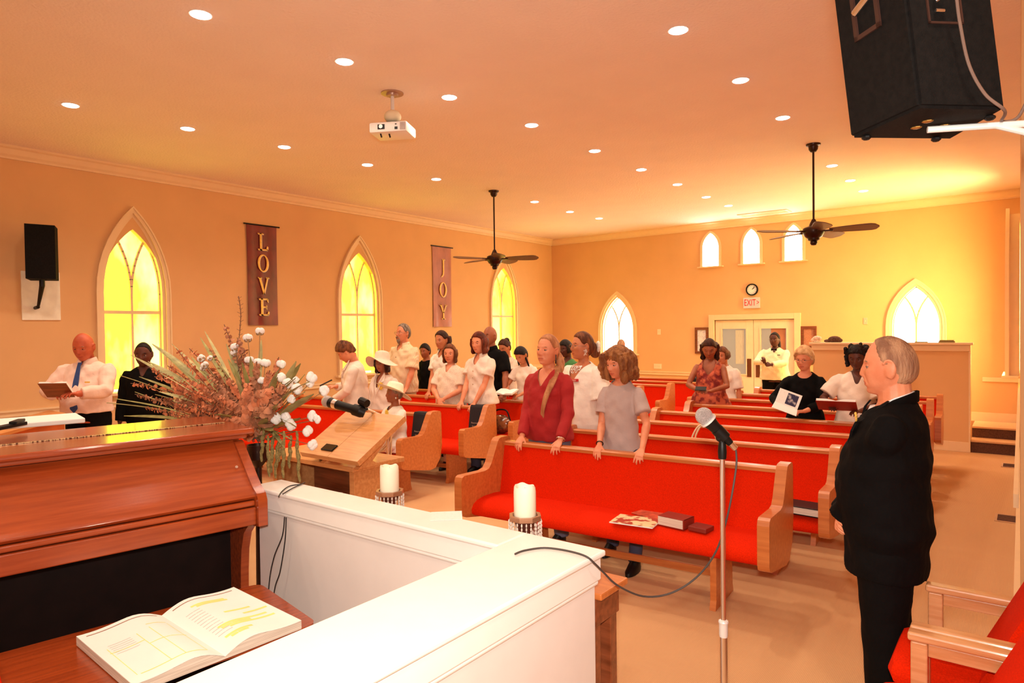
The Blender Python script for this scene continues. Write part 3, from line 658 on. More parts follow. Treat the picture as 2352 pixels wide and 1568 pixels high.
p = onY(2175, 787, PY + .06); o = MB().box(-.10, .10, -.06, .06, 0, .02, .003).box(-.09, .09, -.055, .055, .02, .035, .003).obj('hymnal_stack', mat('olive_cover', (.25, .18, .05), .6)); o.location = (p[0], PY + .06, 1.566); tag(o, 'two thin olive booklets on the right of the partition ledge', 'books')
p = onY(2116, 787, PY + .06); o = MB().box(-.08, .08, -.05, .05, 0, .012, .003).obj('pamphlet', mat('olive_cover', (.25, .18, .05), .6)); o.location = (p[0], PY + .06, 1.566); tag(o, 'thin flat pamphlet on the partition ledge under the right window', 'book')
# ------------------------------------------------------------------ organ console and bench
OA = math.radians(-10)
org = thing('organ', 'closed brown wooden organ console with slanted lid at lower left', 'organ', (-3.30, 2.06, 0), OA)
# local: y from 0 (right end) to -1.75 (left end), x: front 0, back -1.0
prof_cheek = [(-.33, 1.225), (-.30, 1.22), (-.05, 1.005), (.01, .975), (.03, .94), (.03, .80), (-.04, .79), (-.06, .80), (-.30, .80), (-.36, .80)]
for y in (0, -1.79):
    MB().prism(prof_cheek, 'y', y - .05, y).obj('cheek', M_ORGAN, org, smooth=True, angle=30)
MB().prism([(-.35, 1.215), (-.335, 1.225), (-.085, 1.012), (-.04, .985), (-.02, .965), (-.015, .955), (-.03, .94), (-.06, .94), (-.36, 1.19)], 'y', -1.74, -.05).obj('lid', M_ORGAN, org, smooth=True, angle=30)
MB().box(-.06, -.012, -1.74, -.05, .905, .935, .008).box(-.06, .0, -1.74, -.05, .805, .90, .006).obj('key_slip', M_ORGAN, org)
MB().box(-1.0, -.36, -1.84, .0, .80, 1.235, .01).obj('upper_case', M_ORGAN, org)
MB().box(-1.02, -.29, -1.86, .02, 1.235, 1.262, .009).box(-1.05, -.255, -1.89, .05, 1.262, 1.295, .012).obj('top', M_ORGAN, org)
MB().box(-.62, -.595, -1.80, .0, 1.2955, 1.300, .001).obj('hinge', mat('hinge_brass', (.75, .55, .30), .3, .7, col2=(.10, .03, .01), scale=24, stretch=(1, 6, 1), contrast=(.42, .5)), org)
MB().tube([(-.17, -.09, 1.098), (-.165, -.09, 1.102)], .008, 12).obj('lid_lock', M_CHROME, org)
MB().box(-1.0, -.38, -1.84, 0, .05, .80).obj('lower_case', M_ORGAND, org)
leg = [(-.05, .80), (-.10, .78), (-.17, .72), (-.21, .62), (-.225, .50), (-.23, .40), (-.18, .36), (-.19, .30), (-.20, .05), (-.20, .0), (-.40, .0), (-.40, .80)]
for y in (-.012, -1.79): MB().prism(leg, 'y', y - .045, y).obj('leg', M_ORGAN, org, smooth=True, angle=30)
MB().box(-.40, -.10, -1.80, -.06, .02, .10, .01).obj('pedal_board', M_ORGAND, org)
# white board and black clip lying on the organ top at the far left
b = MB().box(-.19, .19, -.35, .35, 0, .03, .006).obj('white_board', M_PAPER); b.location = onY(20, 962, 1.22); 
q = onZ(30, 968, 1.32); b.location = (q[0], q[1], 1.2965); b.rotation_euler = (0, 0, math.radians(-12)); tag(b, 'thick white folder lying on the organ top at the left edge', 'folder')
q = onZ(14, 974, 1.35); b = MB().box(-.025, .025, -.14, .14, 0, .02, .004).box(-.02, .02, .02, .16, .018, .035, .004, rot=Matrix.Rotation(.3, 3, 'Z')).obj('stapler', M_BLACK); b.location = (q[0] , q[1], 1.327); b.rotation_euler = (0, 0, math.radians(40)); tag(b, 'black stapler lying on the white folder', 'stapler')
bn = thing('organ_bench', 'long reddish brown organ bench carrying the open book', 'bench', (-3.19, 1.95, 0), OA)
m = MB(); pts = []
x0, x1, y0, y1, r = 0, .66, -1.7, .0, .05
for cx_, cy_, a0 in ((x1 - r, y1 - r, 0), (x0 + r, y1 - r, 90), (x0 + r, y0 + r, 180), (x1 - r, y0 + r, 270)):
    for k in range(5): a = math.radians(a0 + k * 22.5); pts.append((cx_ + r * math.cos(a), cy_ + r * math.sin(a)))
m.prism(pts, 'z', .50, .53).obj('seat', M_ORGAN, bn)
for y in (-.12, -1.58): MB().box(.06, .60, y - .03, y + .03, .0, .50, .006).obj('leg', M_ORGAN, bn)
MB().box(.30, .34, -1.58, -.12, .15, .30, .004).obj('stretcher', M_ORGAN, bn)
cu = MB().box(-.2, .25, -.22, .22, 0, .05, .022).obj('cushion', M_RED, smooth=True); cu.location = (-3.22, .60, .531); cu.rotation_euler = (0, 0, OA); tag(cu, 'red seat cushion on the organ bench at the lower left corner', 'cushion')
# open book
bk = thing('open_book', 'large open book with white pages lying on the organ bench', 'book', (-2.86, 1.42, .531), math.radians(-3))
hw, hl = .305, .345
M_PEDGE = mat('page_edges', (.86, .74, .62), .9, scale=4, stretch=(1, 1, 120), col2=(.62, .50, .40), contrast=(.4, .6))
for s_ in (1, -1):   # y is the spread direction
    n = 14; top = []; 
    for i in range(n + 1):
        t = i / n; top.append((s_ * t * hl, .012 + .045 * math.sin(min(1, t * 2.2) * PI * .5) * (1 - .35 * t) + .006 * math.sin(t * 6)))
    poly = top + [(s_ * hl, .004), (0, .004)]
    MB().prism(poly, 'x', -hw, hw).obj('page_block', M_PEDGE, bk)
    V = []; 
    for y, z in top: V += [(-hw, y, z + .0012), (hw, y, z + .0012), (-hw, y, z + .003), (hw, y, z + .003)]
    f = []
    for i in range(n): q = 4 * i; f += [(q, q + 1, q + 5, q + 4), (q + 2, q + 6, q + 7, q + 3), (q, q + 4, q + 6, q + 2), (q + 1, q + 3, q + 7, q + 5)]
    f += [(0, 2, 3, 1), (4 * n, 4 * n + 1, 4 * n + 3, 4 * n + 2)]
    MB().add(V, f).obj('page', M_PAPER, bk, smooth=True)
    ink = MB()
    def on_top(t): 
        i = min(n - 1, int(t * n)); a, b2 = top[i], top[i + 1]; k = t * n - i; return a[0] + (b2[0] - a[0]) * k, a[1] + (b2[1] - a[1]) * k + .0036
    def stroke(x0, x1, t0, t1, mi):
        ns = max(1, int(abs(t1 - t0) * n * 1.5)); 
        for k in range(ns):
            ya, za = on_top(t0 + (t1 - t0) * k / ns); yb, zb = on_top(t0 + (t1 - t0) * (k + 1) / ns)
            ink.add([(x0, ya, za), (x1, ya, za), (x1, yb, zb), (x0, yb, zb)], [(0, 1, 2, 3)], mi)
    stroke(-hw + .03, -hw + .038, .1, .92, 1)
    if s_ == 1:
        for x, a, b2 in ((-.20, .25, .7), (-.18, .3, .72), (-.02, .45, .8), (.10, .2, .85), (.12, .22, .6), (.14, .3, .9), (.20, .15, .5), (.22, .2, .42), (.04, .62, .95)): stroke(x - .009, x + .009, a, b2, 0)
        for k in range(12): stroke(-.15 + k * .028, -.144 + k * .028, .12, .30, 2)
    else:
        for x, a, b2 in ((-.16, .12, .36), (.03, .1, .52), (-.02, .52, .9), (.24, .12, .85)): stroke(x - .003, x + .003, a, b2, 0)
        for t_ in (.12, .36, .52, .88): stroke(-.16 + .1 * t_, .24, t_, t_ + .008, 0)
        for k in range(6): stroke(-.10 + k * .02, -.096 + k * .02, .60, .85, 2)
    ink.obj('printing', [mat('highlighter', (.95, .82, .25), .8), mat('ink_brown', (.35, .18, .12), .8), mat('ink_grey', (.62, .58, .54), .8)], bk)['kind'] = 'stuff'
# cables hanging beside the organ
M_CABLE = mat('black_cable', (.012, .011, .012), .5)
oc = thing('organ_cable', 'pair of thin black cables hanging between organ and white wall', 'cable', (0, 0, 0))
MB().tube(smooth_path([(-3.235, 2.135, .83), (-3.26, 2.135, .72), (-3.34, 2.13, .58), (-3.38, 2.12, .40), (-3.39, 2.10, .01)]), .0032, 8).obj('cable', M_CABLE, oc, smooth=True)
MB().tube(smooth_path([(-3.22, 2.135, .83), (-3.235, 2.135, .70), (-3.28, 2.13, .52), (-3.33, 2.12, .38), (-3.35, 2.10, .01)]), .0032, 8).obj('cable', M_CABLE, oc, smooth=True)
cc = MB().tube(smooth_path([onZ(690, 1112, .957), onZ(665, 1116, .957), onZ(648, 1128, .957), onZ(640, 1140, .957)]), .0035, 8).tube(smooth_path([onZ(700, 1108, .957), onZ(670, 1122, .957), onZ(650, 1134, .957)]), .0035, 8).obj('cap_cable', M_CABLE, smooth=True)
tag(cc, 'two short black cables lying on the white cap beside the organ', 'cable')
# ------------------------------------------------------------------ table behind the choir wall with candles
tb = thing('side_table', 'dark red wooden table behind the white choir wall', 'table', (0, 0, 0))
MB().box(-3.35, -1.385, 2.385, 2.62, .72, .75, .006).obj('table_top', M_PEW, tb)
MB().box(-3.32, -1.42, 2.40, 2.60, .60, .72, .003).obj('apron', M_DKTABLE, tb)
for x in (-3.32, -1.50):
    for y in (2.40, 2.54): MB().box(x, x + .07, y, y + .055, 0, .60, .004).obj('leg', M_DKTABLE, tb)
def candle(u, v, y, lab1, lab2, notch):
    p = onY(u, v, y); top = p[2]; r = thing('candle_holder', lab2, 'candle holder', (p[0], y, .7505), 0, 'crystal hung candle holders'); h = top - .7505
    n = 8; o_ = [(math.cos(2 * PI * i / n + .3) * .078, math.sin(2 * PI * i / n + .3) * .078) for i in range(n)]; i_ = [(a * .8, b * .8) for a, b in o_]
    MB().strip(i_, o_, 'z', h - .012, h + .010, True).prism(i_, 'z', h - .012, h - .004).obj('tray', mat('tray_copper', (.50, .26, .15), .3, .6), r)
    MB().lathe([(.065, 0), (.06, .015), (.03, .03), (.02, h * .3), (.032, h * .5), (.022, h * .62), (.04, h - .05), (.055, h - .013)], 18).obj('stem', mat('holder_bronze', (.14, .045, .03), .4, .5), r, smooth=True)
    for k in range(22):
        a = 2 * PI * k / 22; x, y_ = math.cos(a) * .076, math.sin(a) * .076
        m = MB(); 
        for q in range(4): m.ball((x, y_, h - .022 - q * .018), (.0045, .0045, .009), 6)
        m.ball((x, y_, h - .098), (.006, .006, .014), 6); m.obj('prism', M_GLASS, r, smooth=True)
    c = thing('candle', lab1, 'candle', (p[0], y, .7505 + h - .0035), 0, 'cream pillar candles')
    m = MB(); n = 28; V = []; prof = [(.048, 0), (.052, .01), (.052, .12), (.050, .142), (.045, .150), (.040, .146), (.034, .132), (.004, .126)]
    for ri, (rr, zz) in enumerate(prof):
        for j in range(n):
            a = 2 * PI * j / n; w = .004 * math.sin(2 * a + notch) + .003 * math.sin(5 * a + notch) if ri in (3, 4, 5) else 0
            V.append((rr * math.cos(a), rr * math.sin(a), zz + w))
    f = [(i * n + j, i * n + (j + 1) % n, (i + 1) * n + (j + 1) % n, (i + 1) * n + j) for i in range(len(prof) - 1) for j in range(n)] + [tuple(range(n - 1, -1, -1)), tuple(range((len(prof) - 1) * n, len(prof) * n))]
    m.add(V, f).obj('wax', M_WAX, c, smooth=True)
    MB().tube([(0, 0, .125), (.001, .001, .14)], .0015, 6).obj('wick', M_BLACK, c)
candle(895, 1129, 2.50, 'cream pillar candle, the left one behind the white wall', 'bronze candle holder with crystal drops under the left candle', 0)
candle(1206, 1186, 2.50, 'cream pillar candle, the right one in front of the red pew', 'bronze candle holder with crystal drops under the right candle', 2)
b = MB().box(-.075, .075, -.075, .075, 0, .0015).obj('paper_sheet', M_PRINT); q = onZ(1026, 1184, .952); b.location = (q[0], 2.345, .9515); b.rotation_euler = (0, 0, .75); tag(b, 'white sheet of paper lying on the white cap of the choir wall', 'paper')
# ------------------------------------------------------------------ table and desk lectern
ct = thing('communion_table', 'light oak table with solid side panels carrying the lectern', 'table', (0, 0, 0))
a_, b_, c_ = onZ(795, 1077, .76), onZ(928, 1053, .76), onZ(665, 1035, .76)
TX0, TX1, TY0, TY1 = -5.50, -4.24, 3.42, 3.98
MB().box(TX0, TX1, TY0, TY1, .72, .76, .006).obj('table_top', M_LECT, ct)
MB().box(TX1 - .12, TX1 - .06, TY0 + .06, TY1 - .06, 0, .72, .004).obj('side_panel', M_LECT, ct)
MB().box(TX0 + .06, TX0 + .12, TY0 + .06, TY1 - .06, 0, .72, .004).obj('side_panel', M_LECT, ct)
MB().box(TX0 + .12, TX1 - .12, TY1 - .10, TY1 - .07, .05, .72).obj('back_panel', M_DKTABLE, ct)
MB().box(TX0 + .12, TX1 - .12, TY0 + .10, TY1 - .10, .30, .33).obj('shelf', M_DKTABLE, ct)
lc = thing('lectern', 'light wooden desk lectern with slanted top on crossed legs', 'lectern', (0, 0, 0))
P0, P1 = Vector(onY(820, 1060, 3.30)), Vector(onY(930, 955, 3.80)); PL = Vector(onY(688, 1030, 3.30))
xr, xl = (P0.x + P1.x) / 2, PL.x
zl, zh = P0.z, P1.z
ang = math.atan2(zh - zl, .50); Lg = math.hypot(zh - zl, .50)
def slab(x0, x1, a, b_, t0, t1):   # along the slope
    d = Vector((0, math.cos(ang), math.sin(ang))); nn = Vector((0, -math.sin(ang), math.cos(ang))); o_ = Vector((0, 3.30, zl))
    V = [Vector((x, 0, 0)) + o_ + d * s + nn * t for x in (x0, x1) for s in (a, b_) for t in (t0, t1)]
    return V, [(0, 1, 3, 2), (4, 6, 7, 5), (0, 4, 5, 1), (2, 3, 7, 6), (0, 2, 6, 4), (1, 5, 7, 3)]
V, f = slab(xl, xl + (xr - xl) * .5 - .002, 0, Lg, -.045, 0); m = MB().add(V, f); V, f = slab(xl + (xr - xl) * .5 + .002, xr, 0, Lg, -.045, .0); m.add(V, f); m.obj('reading_board', M_LECT, lc)
for x in (xl + .14, xr - .16):
    m = MB(); zt = .7605
    m.prism([(3.40, zt), (3.50, zt), (3.87, zh - .02 + .0), (3.74, zh - .06)], 'x', x, x + .05)
    m.prism([(3.50, zt), (3.62, zt), (3.45, zl + .02), (3.34, zl - .015)], 'x', x + .001, x + .049)
    m.obj('leg', M_LECT, lc)
ph = thing('phone', 'black mobile phone lying on the lectern board', 'phone', (0, 0, 0)); s0 = .03
V, f = slab(xl + .22, xl + .36, .06, .13, .001, .012); m = MB().add(V, f); o = m.obj('body', M_BLACK, ph)
V, f = slab(xl + .225, xl + .355, .064, .126, .012, .013); MB().add(V, f).obj('screen', mat('phone_screen', (.02, .008, .006), .08), ph)
bw = MB().lathe([(.05, 0), (.055, .008), (.075, .035), (.10, .055), (.094, .055), (.068, .034), (.01, .012)], 24).obj('wooden_bowl', M_DKTABLE, smooth=True); bw.location = (-4.72, 3.52, .7605); tag(bw, 'small dark wooden bowl on the table under the lectern', 'bowl')
gm = thing('desk_microphone', 'black microphone with grey mesh head leaning over the lectern', 'microphone', (0, 0, 0))
def Qy(u, v, y): return Vector(onY(u, v, y))
ha, hb, hc = Qy(752, 922, 3.62), Qy(768, 927, 3.62), Qy(830, 945, 3.66)
MB().ball(ha, .052, 20).obj('mesh_head', M_GREY, gm, smooth=True)
MB().tube([ha + (hb - ha) * .5, hb, hc], [.046, .040, .034], 16).obj('body', M_BLACK, gm, smooth=True)
MB().tube([hb - (hc - hb) * .02, hb + (hc - hb) * .12], [.042, .042], 16).obj('ring', M_CHROME, gm, smooth=True)
hd = Qy(838, 940, 3.68); MB().tube([hc - (hc - hb) * .25, hc, hd - Vector((0, 0, .03))], [.05, .052, .04], 12).tube([hd + Vector((-.05, 0, .07)), hd + Vector((.03, 0, .05))], .035, 10).obj('clip', M_BLACK, gm, smooth=True)
MB().tube([hd + Vector((0, .02, 0)), Qy(870, 952, 3.9), Qy(890, 972, 4.05), Vector((Qy(890, 972, 4.05).x, 4.05, .02))], .014, 10).obj('boom', M_CHROME, gm, smooth=True)
MB().lathe([(.14, 0), (.14, .012), (.03, .022), (.016, .04)], 20, (Qy(890, 972, 4.05).x, 4.05, 0)).obj('base', M_BLACK, gm, smooth=True)
bt = MB().lathe([(.03, 0), (.033, .01), (.033, .12), (.018, .155), (.016, .17), (.022, .17), (.022, .20), (.001, .20)], 18).obj('water_bottle', mat('bottle_plastic', (.75, .72, .70), .1, .1, var=.2)); bt.location = (-4.43, 3.44, .331); tag(bt, 'small clear water bottle on the shelf under the table', 'bottle')
bg = MB().ball((0, 0, .07), (.12, .06, .07), 14).ball((.07, .0, .045), (.06, .05, .045), 10).obj('plastic_bag', mat('bag_green', (.40, .42, .28), .3, var=.5, scale=30, bump=1, bscale=40), smooth=True); bg.location = (-4.62, 3.56, .331); tag(bg, 'crumpled pale green plastic bag beside the bottle', 'bag')
pu = thing('pulpit_box', 'orange wooden lectern with slanted top before the left wall', 'lectern', (0, 0, 0))
q0 = onZ(157, 936, 1.04)
px_, py_ = -7.45, 2.50
MB().prism([(py_ - .62, .90), (py_, 1.03), (py_, 0), (py_ - .62, 0)], 'x', px_ - .50, px_).obj('cabinet', mat('pulpit_wood', (.66, .16, .04), .4, coat=.2, var=.15), pu)
MB().prism([(py_ - .70, .885), (py_ + .05, 1.04), (py_ + .05, 1.07), (py_ - .70, .915)], 'x', px_ - .55, px_ + .04).obj('top', mat('pulpit_top', (.82, .33, .10), .35, coat=.3), pu)
MB().box(px_ - .55, px_ + .04, py_ - .71, py_ - .68, .88, .95, .004).obj('book_stop', MATS['pulpit_wood'], pu)
# ------------------------------------------------------------------ microphone stand
Zm = 2.75
mh, mj, mt = Q(1617, 955, Zm), Q(1660, 1000, Zm), Q(1659, 1042, Zm)
bx_, by_ = mt.x, mt.y
ms = thing('microphone_stand', 'chrome microphone stand on the carpet before the first pew', 'microphone stand', (bx_, by_, 0))
lean = (Vector(Q(1645, 1568, Zm)) - mt)
zc = 1.85 - .0
def zat(v): return Q(1650, v, Zm).z
MB().tube([(0, 0, .5), (0, 0, mt.z)], .0105, 14).obj('upper_pole', M_CHROME, ms, smooth=True)
z1, z0 = zat(1428), zat(1460)
MB().tube([(0, 0, .03), (0, 0, z0 + .01)], .0155, 14).obj('lower_pole', M_CHROME, ms, smooth=True)
MB().lathe([(.0165, z0 - .01), (.018, z0), (.018, z1 - .02), (.019, z1 - .012), (.021, z1 - .006), (.019, z1), (.011, z1 + .004)], 18).obj('collar', M_STEEL, ms, smooth=True)
MB().lathe([(.15, 0), (.155, .008), (.15, .018), (.03, .032), (.018, .05)], 32).obj('base', M_BLACK, ms, smooth=True)
MB().lathe([(.016, mt.z - .02), (.018, mt.z + .01), (.016, mt.z + .035), (.012, mt.z + .05)], 14).obj('adapter', M_BLACK, ms, smooth=True)
mc = thing('microphone', 'black handheld microphone with silver mesh head on the chrome stand', 'microphone', tuple(mh))
L = lambda p: Vector(p) - mh
e1, e2, e3 = Q(1632, 975, Zm), Q(1672, 1012, Zm), Q(1688, 1028, Zm)
MB().ball((0, 0, 0), .0355, 24).obj('mesh_head', M_GREY, mc, smooth=True)
dv = (e2 - mh).normalized()
MB().tube([dv * .022, dv * .030], .0365, 20).obj('band', M_STEEL, mc, smooth=True)
MB().tube([dv * .03, dv * .055, dv * .10, L(e2), L(e2) + dv * .015], [.030, .025, .021, .016, .014], 16).obj('handle', M_BLACK, mc, smooth=True)
MB().tube([L(e2) + dv * .01, L(e2) + dv * .045], [.012, .012], 12).obj('plug', M_CHROME, mc, smooth=True)
cl0 = dv * .095
MB().tube([cl0 - dv * .02, cl0 + dv * .03], .026, 14).tube([cl0, L(mt) + Vector((0, 0, .05))], [.014, .014], 10).ball(cl0 + Vector((0, 0, -.02)), .019, 10).obj('clip', M_BLACK, mc, smooth=True)
pc = [e2 + dv * .04, Q(1691, 1040, Zm), Q(1690, 1080, Zm), Q(1672, 1180, Zm), Q(1645, 1265, 2.78), Q(1600, 1325, 2.80), Q(1540, 1362, 2.80), Q(1478, 1369, 2.78), Q(1420, 1345, 2.72)]
pc2 = [Vector((-1.40, 2.28, .90)), Vector((-1.335, 2.20, .945)), Vector(onZ(1340, 1278, .958)), Vector(onZ(1290, 1263, .958)), Vector(onZ(1240, 1258, .958)), Vector(onZ(1200, 1265, .958)), Vector(onZ(1180, 1272, .958))]
e_ = Vector(onZ(1372, 1300, .955)); pcn = pc + [Q(1386, 1314, 2.67), Q(1368, 1296, 2.62)] + [Vector(onZ(*q, .958)) for q in ((1345, 1277), (1300, 1264), (1250, 1258), (1205, 1264), (1183, 1272))]
mcb = MB().tube(smooth_path(pcn, 6), .0042, 8).obj('microphone_cable', mat('mic_cable', (.06, .045, .04), .5), smooth=True); tag(mcb, 'black microphone cable looping down from the mic onto the white wall', 'cable')
# ------------------------------------------------------------------ armchair and rail at lower right
M_CHW = wood('chair_wood', (.74, .38, .18), (.60, .26, .10), .3, .35)
def armchair(y0, lab):   # faces -x; arms run along x
    ch = thing('armchair', lab, 'chair', (-.34, y0, 0), 0, 'armchairs at the lower right')
    az = .665
    for y in (0, .50):
        MB().box(-.01, .62, y, y + .058, az, az + .032, .008).obj('arm', M_CHW, ch)
        MB().box(0, .055, y + .003, y + .055, 0, az, .006).obj('leg', M_CHW, ch)
        MB().box(.50, .555, y + .003, y + .055, 0, az, .006).obj('leg', M_CHW, ch)
        MB().box(.055, .50, y + .008, y + .045, .36, .42, .004).obj('rail', M_CHW, ch)
        MB().box(.055, .50, y + .012, y + .04, az - .05, az, .004).obj('arm_apron', M_CHW, ch)
    MB().box(-.10, .48, .062, .496, .40, .52, .055).obj('seat', M_RED, ch, smooth=True)
    MB().prism([(.20, .50), (.30, .47), (.56, 1.02), (.55, 1.06), (.50, 1.08), (.46, 1.05)], 'y', .062, .496).obj('backrest', M_RED, ch, smooth=True, angle=30)
armchair(2.93, 'wooden armchair with red seat beside the legs of the suited man')
armchair(2.36, 'wooden armchair with red back, closest to the lower right corner')
# ------------------------------------------------------------------ things on the pews
def on_pew(P, L_, i, f, dy, z):
    x, y, a = P[i]; a = math.radians(a); lx = -L_ * f
    return (x + lx * math.cos(a) - dy * math.sin(a), y + lx * math.sin(a) + dy * math.cos(a), z), a
p = onZ(1462, 1196, .497)
mg = thing('magazine', 'magazine with red and yellow photo cover lying on the front pew', 'magazine', (p[0], p[1], .491), math.radians(8))
M_MAG = mat('magazine_print', (.92, .80, .45), .35, scale=14, col2=(.45, .08, .05), contrast=(.46, .52))
MB().box(-.16, .15, -.11, .11, 0, .008, .001).obj('pages', M_PAPER, mg); MB().box(-.158, .148, -.108, .108, .008, .0095).obj('cover', M_MAG, mg)
p = onZ(1478, 1188, .497); b = MB().box(-.13, .13, -.1, .1, 0, .006, .001).obj('leaflet', mat('leaflet_red', (.60, .12, .06), .5, var=.4, scale=20)); b.location = (p[0] + .02, p[1] + .13, .4915); b.rotation_euler = (0, 0, -.25); tag(b, 'reddish leaflet lying behind the magazine on the front pew', 'leaflet')
p = onZ(1552, 1205, .51)
hb_ = thing('hymnal', 'thick dark red book lying closed on the front pew', 'book', (p[0] + .01, p[1] + .05, .4915), math.radians(-6))
MB().box(-.13, .06, -.07, .07, .004, .060, .001).obj('page_block', M_PEDGE, hb_)
MB().box(-.132, .066, -.074, .074, 0, .004, .001).box(-.132, .066, -.068, .074, .060, .064, .001).box(.06, .066, -.074, .074, 0, .064, .001).obj('cover', mat('book_red', (.30, .03, .015), .5), hb_)
b = MB().box(.0, .13, -.06, .06, 0, .03, .004).obj('small_book', mat('book_maroon', (.22, .02, .01), .5)); b.location = (p[0] + .095, p[1] + .05, .4915); b.rotation_euler = (0, 0, -.1); tag(b, 'small maroon book beside the thick red book on the front pew', 'book')
p = onZ(1845, 1160, .54)
hz = thing('hymnal', 'black covered book with pale pages lying on the second pew', 'book', (p[0] + .02, p[1], .4915), math.radians(-4))
MB().box(-.16, .12, -.10, .10, .005, .052, .001).obj('page_block', M_PEDGE, hz); MB().box(-.163, .125, -.104, .104, 0, .005).box(-.163, .135, -.104, .104, .052, .058, .002).obj('cover', M_BLACK, hz)
# purse with tall handles on the second pew, only the handles show
pos, a = on_pew(RP, LR, 1, .40, -.22, .492)
p = onZ(1580, 1005, .90); 
pr = thing('handbag', 'tan handbag with two tall looped handles standing on the second pew', 'bag', (onY(1582, 1000, 5.62)[0], 5.62 + .33, .492), a)
M_TAN = mat('tan_leather', (.62, .36, .20), .4, var=.1)
pr.location = (pr.location.x, 6.02, .492)
MB().box(-.16, .16, -.07, .07, 0, .27, .03).obj('body', M_TAN, pr, smooth=True)
for y in (-.055, .05):
    MB().tube(smooth_path([(-.12, y, .25), (-.11, y, .33), (-.06, y, .42), (0, y, .45), (.06, y, .42), (.11, y, .33), (.12, y, .25)]), .008, 8).obj('handle', M_CREAM, pr, smooth=True)
pos, a = on_pew(LP, LLF, 2, .10, -.28, .492)
hg = thing('handbag', 'glossy dark brown handbag on the third pew of the left block', 'bag', (onY(1150, 985, 6.78)[0], 6.78, .492), a)
M_GB = mat('glossy_brown', (.10, .03, .015), .15, var=.8, scale=12, coat=1, col2=(.35, .10, .03), contrast=(.45, .6))
m = MB().ball((0, 0, .12), (.17, .09, .125), 16); m.obj('body', M_GB, hg, smooth=True)
MB().tube(smooth_path([(-.12, 0, .18), (-.08, 0, .28), (.0, 0, .31), (.10, 0, .29), (.15, 0, .16)]), .010, 8).obj('strap', M_BLACK, hg, smooth=True)
# black jacket hanging over a pew near the back
pos, a = on_pew(LP, LLF, 8, .03, .0, 0)
x_, y_, _ = onY(1587, 905, 9.6)
jk = thing('black_jacket', 'black jacket hung over the end of a rear pew left of the woman in red', 'jacket', (-4.42, 11.22, 0), a)
MB().prism([(-.10, .50), (-.06, .94), (.05, .975), (.15, .95), (.17, .50), (.150, .50), (.145, .935), (.05, .955), (-.045, .935), (-.085, .50)], 'x', -.26, .10).obj('cloth', M_RCLOTH, jk)
# ------------------------------------------------------------------ flower arrangement
rnd = random.Random(11)
fc = Vector(onY(590, 905, 2.62)); fx, fy = fc.x, 2.62
fa = thing('flower_arrangement', 'large dried arrangement of rust eucalyptus, green leaves and white cotton bolls', 'plant', (fx, fy, 0))
MB().lathe([(.14, 0), (.14, .02), (.03, .04), (.022, .90), (.045, .93), (.07, .96), (.075, 1.06), (.065, 1.06), (.06, .97)], 24).obj('stand', M_BRONZE, fa, smooth=True)
M_EUC = mat('eucalyptus_rust', (.66, .22, .095), .7, var=.4, scale=14); M_EUC2 = mat('eucalyptus_brown', (.46, .18, .085), .7, var=.4, scale=14)
M_LEAF = mat('leaf_olive', (.34, .31, .10), .6, var=.35, scale=12); M_LEAF2 = mat('leaf_pale', (.42, .38, .16), .6, var=.3, scale=12)
M_COT = mat('cotton', (.93, .90, .86), .9, var=.05, bump=.5, bscale=60); M_HUSK = mat('cotton_husk', (.36, .22, .10), .8)
M_STEMM = mat('dry_stem', (.20, .09, .05), .8); M_AMA = mat('amaranth_olive', (.32, .24, .08), .9, var=.4, scale=60, bump=1, bscale=120)
hub = Vector((0, 0, 1.10)); root = Vector((fx, fy, 0))
def FP(u, v, dy): return Vector(onY(u, v, fy + dy)) - root
def leaf_disc(m, c, n_, r_, mi=0):
    n_ = n_.normalized(); u = n_.orthogonal().normalized(); w = n_.cross(u)
    V = [c + n_ * .004] + [c + (u * math.cos(2 * PI * k / 8) + w * math.sin(2 * PI * k / 8)) * r_ * (1 + .12 * math.sin(k * 2.3)) for k in range(8)] + [c - n_ * .002]
    m.add(V, [(0, 1 + k, 1 + (k + 1) % 8) for k in range(8)] + [(9, 1 + (k + 1) % 8, 1 + k) for k in range(8)], mi)
def euc(tip, base=hub, r0=.022, nleaf=26, m1=None, sag=.04):
    tip = Vector(tip); base = base + Vector((rnd.uniform(-.05, .05), rnd.uniform(-.05, .05), rnd.uniform(-.03, .05)))
    side = Vector((rnd.uniform(-.03, .03), rnd.uniform(-.03, .03), sag + rnd.uniform(-.02, .05)))
    C_ = lambda t: base.lerp(tip, t) + side * math.sin(t * PI)
    m = MB(); m.tube([C_(i / 10) for i in range(11)], .003, 5, mi=1)
    for i in range(nleaf):
        t = .22 + .78 * i / nleaf; p = C_(t); d = (C_(min(1, t + .05)) - C_(t - .05)).normalized(); u = d.orthogonal().normalized(); w = d.cross(u); r_ = r0 * (1.45 - 1.0 * t)
        for s in range(3):
            a = i * 1.3 + s * 2.1 + rnd.random() * .8; o_ = (u * math.cos(a) + w * math.sin(a)); leaf_disc(m, p + o_ * r_ * .95, (o_ * .4 + d * .5 + Vector((rnd.random() - .5, rnd.random() - .8, rnd.random() - .5)) * 1.3), r_ * (.75 + .5 * rnd.random()))
    return m.obj('eucalyptus_stem', [m1 or M_EUC, M_STEMM], fa)
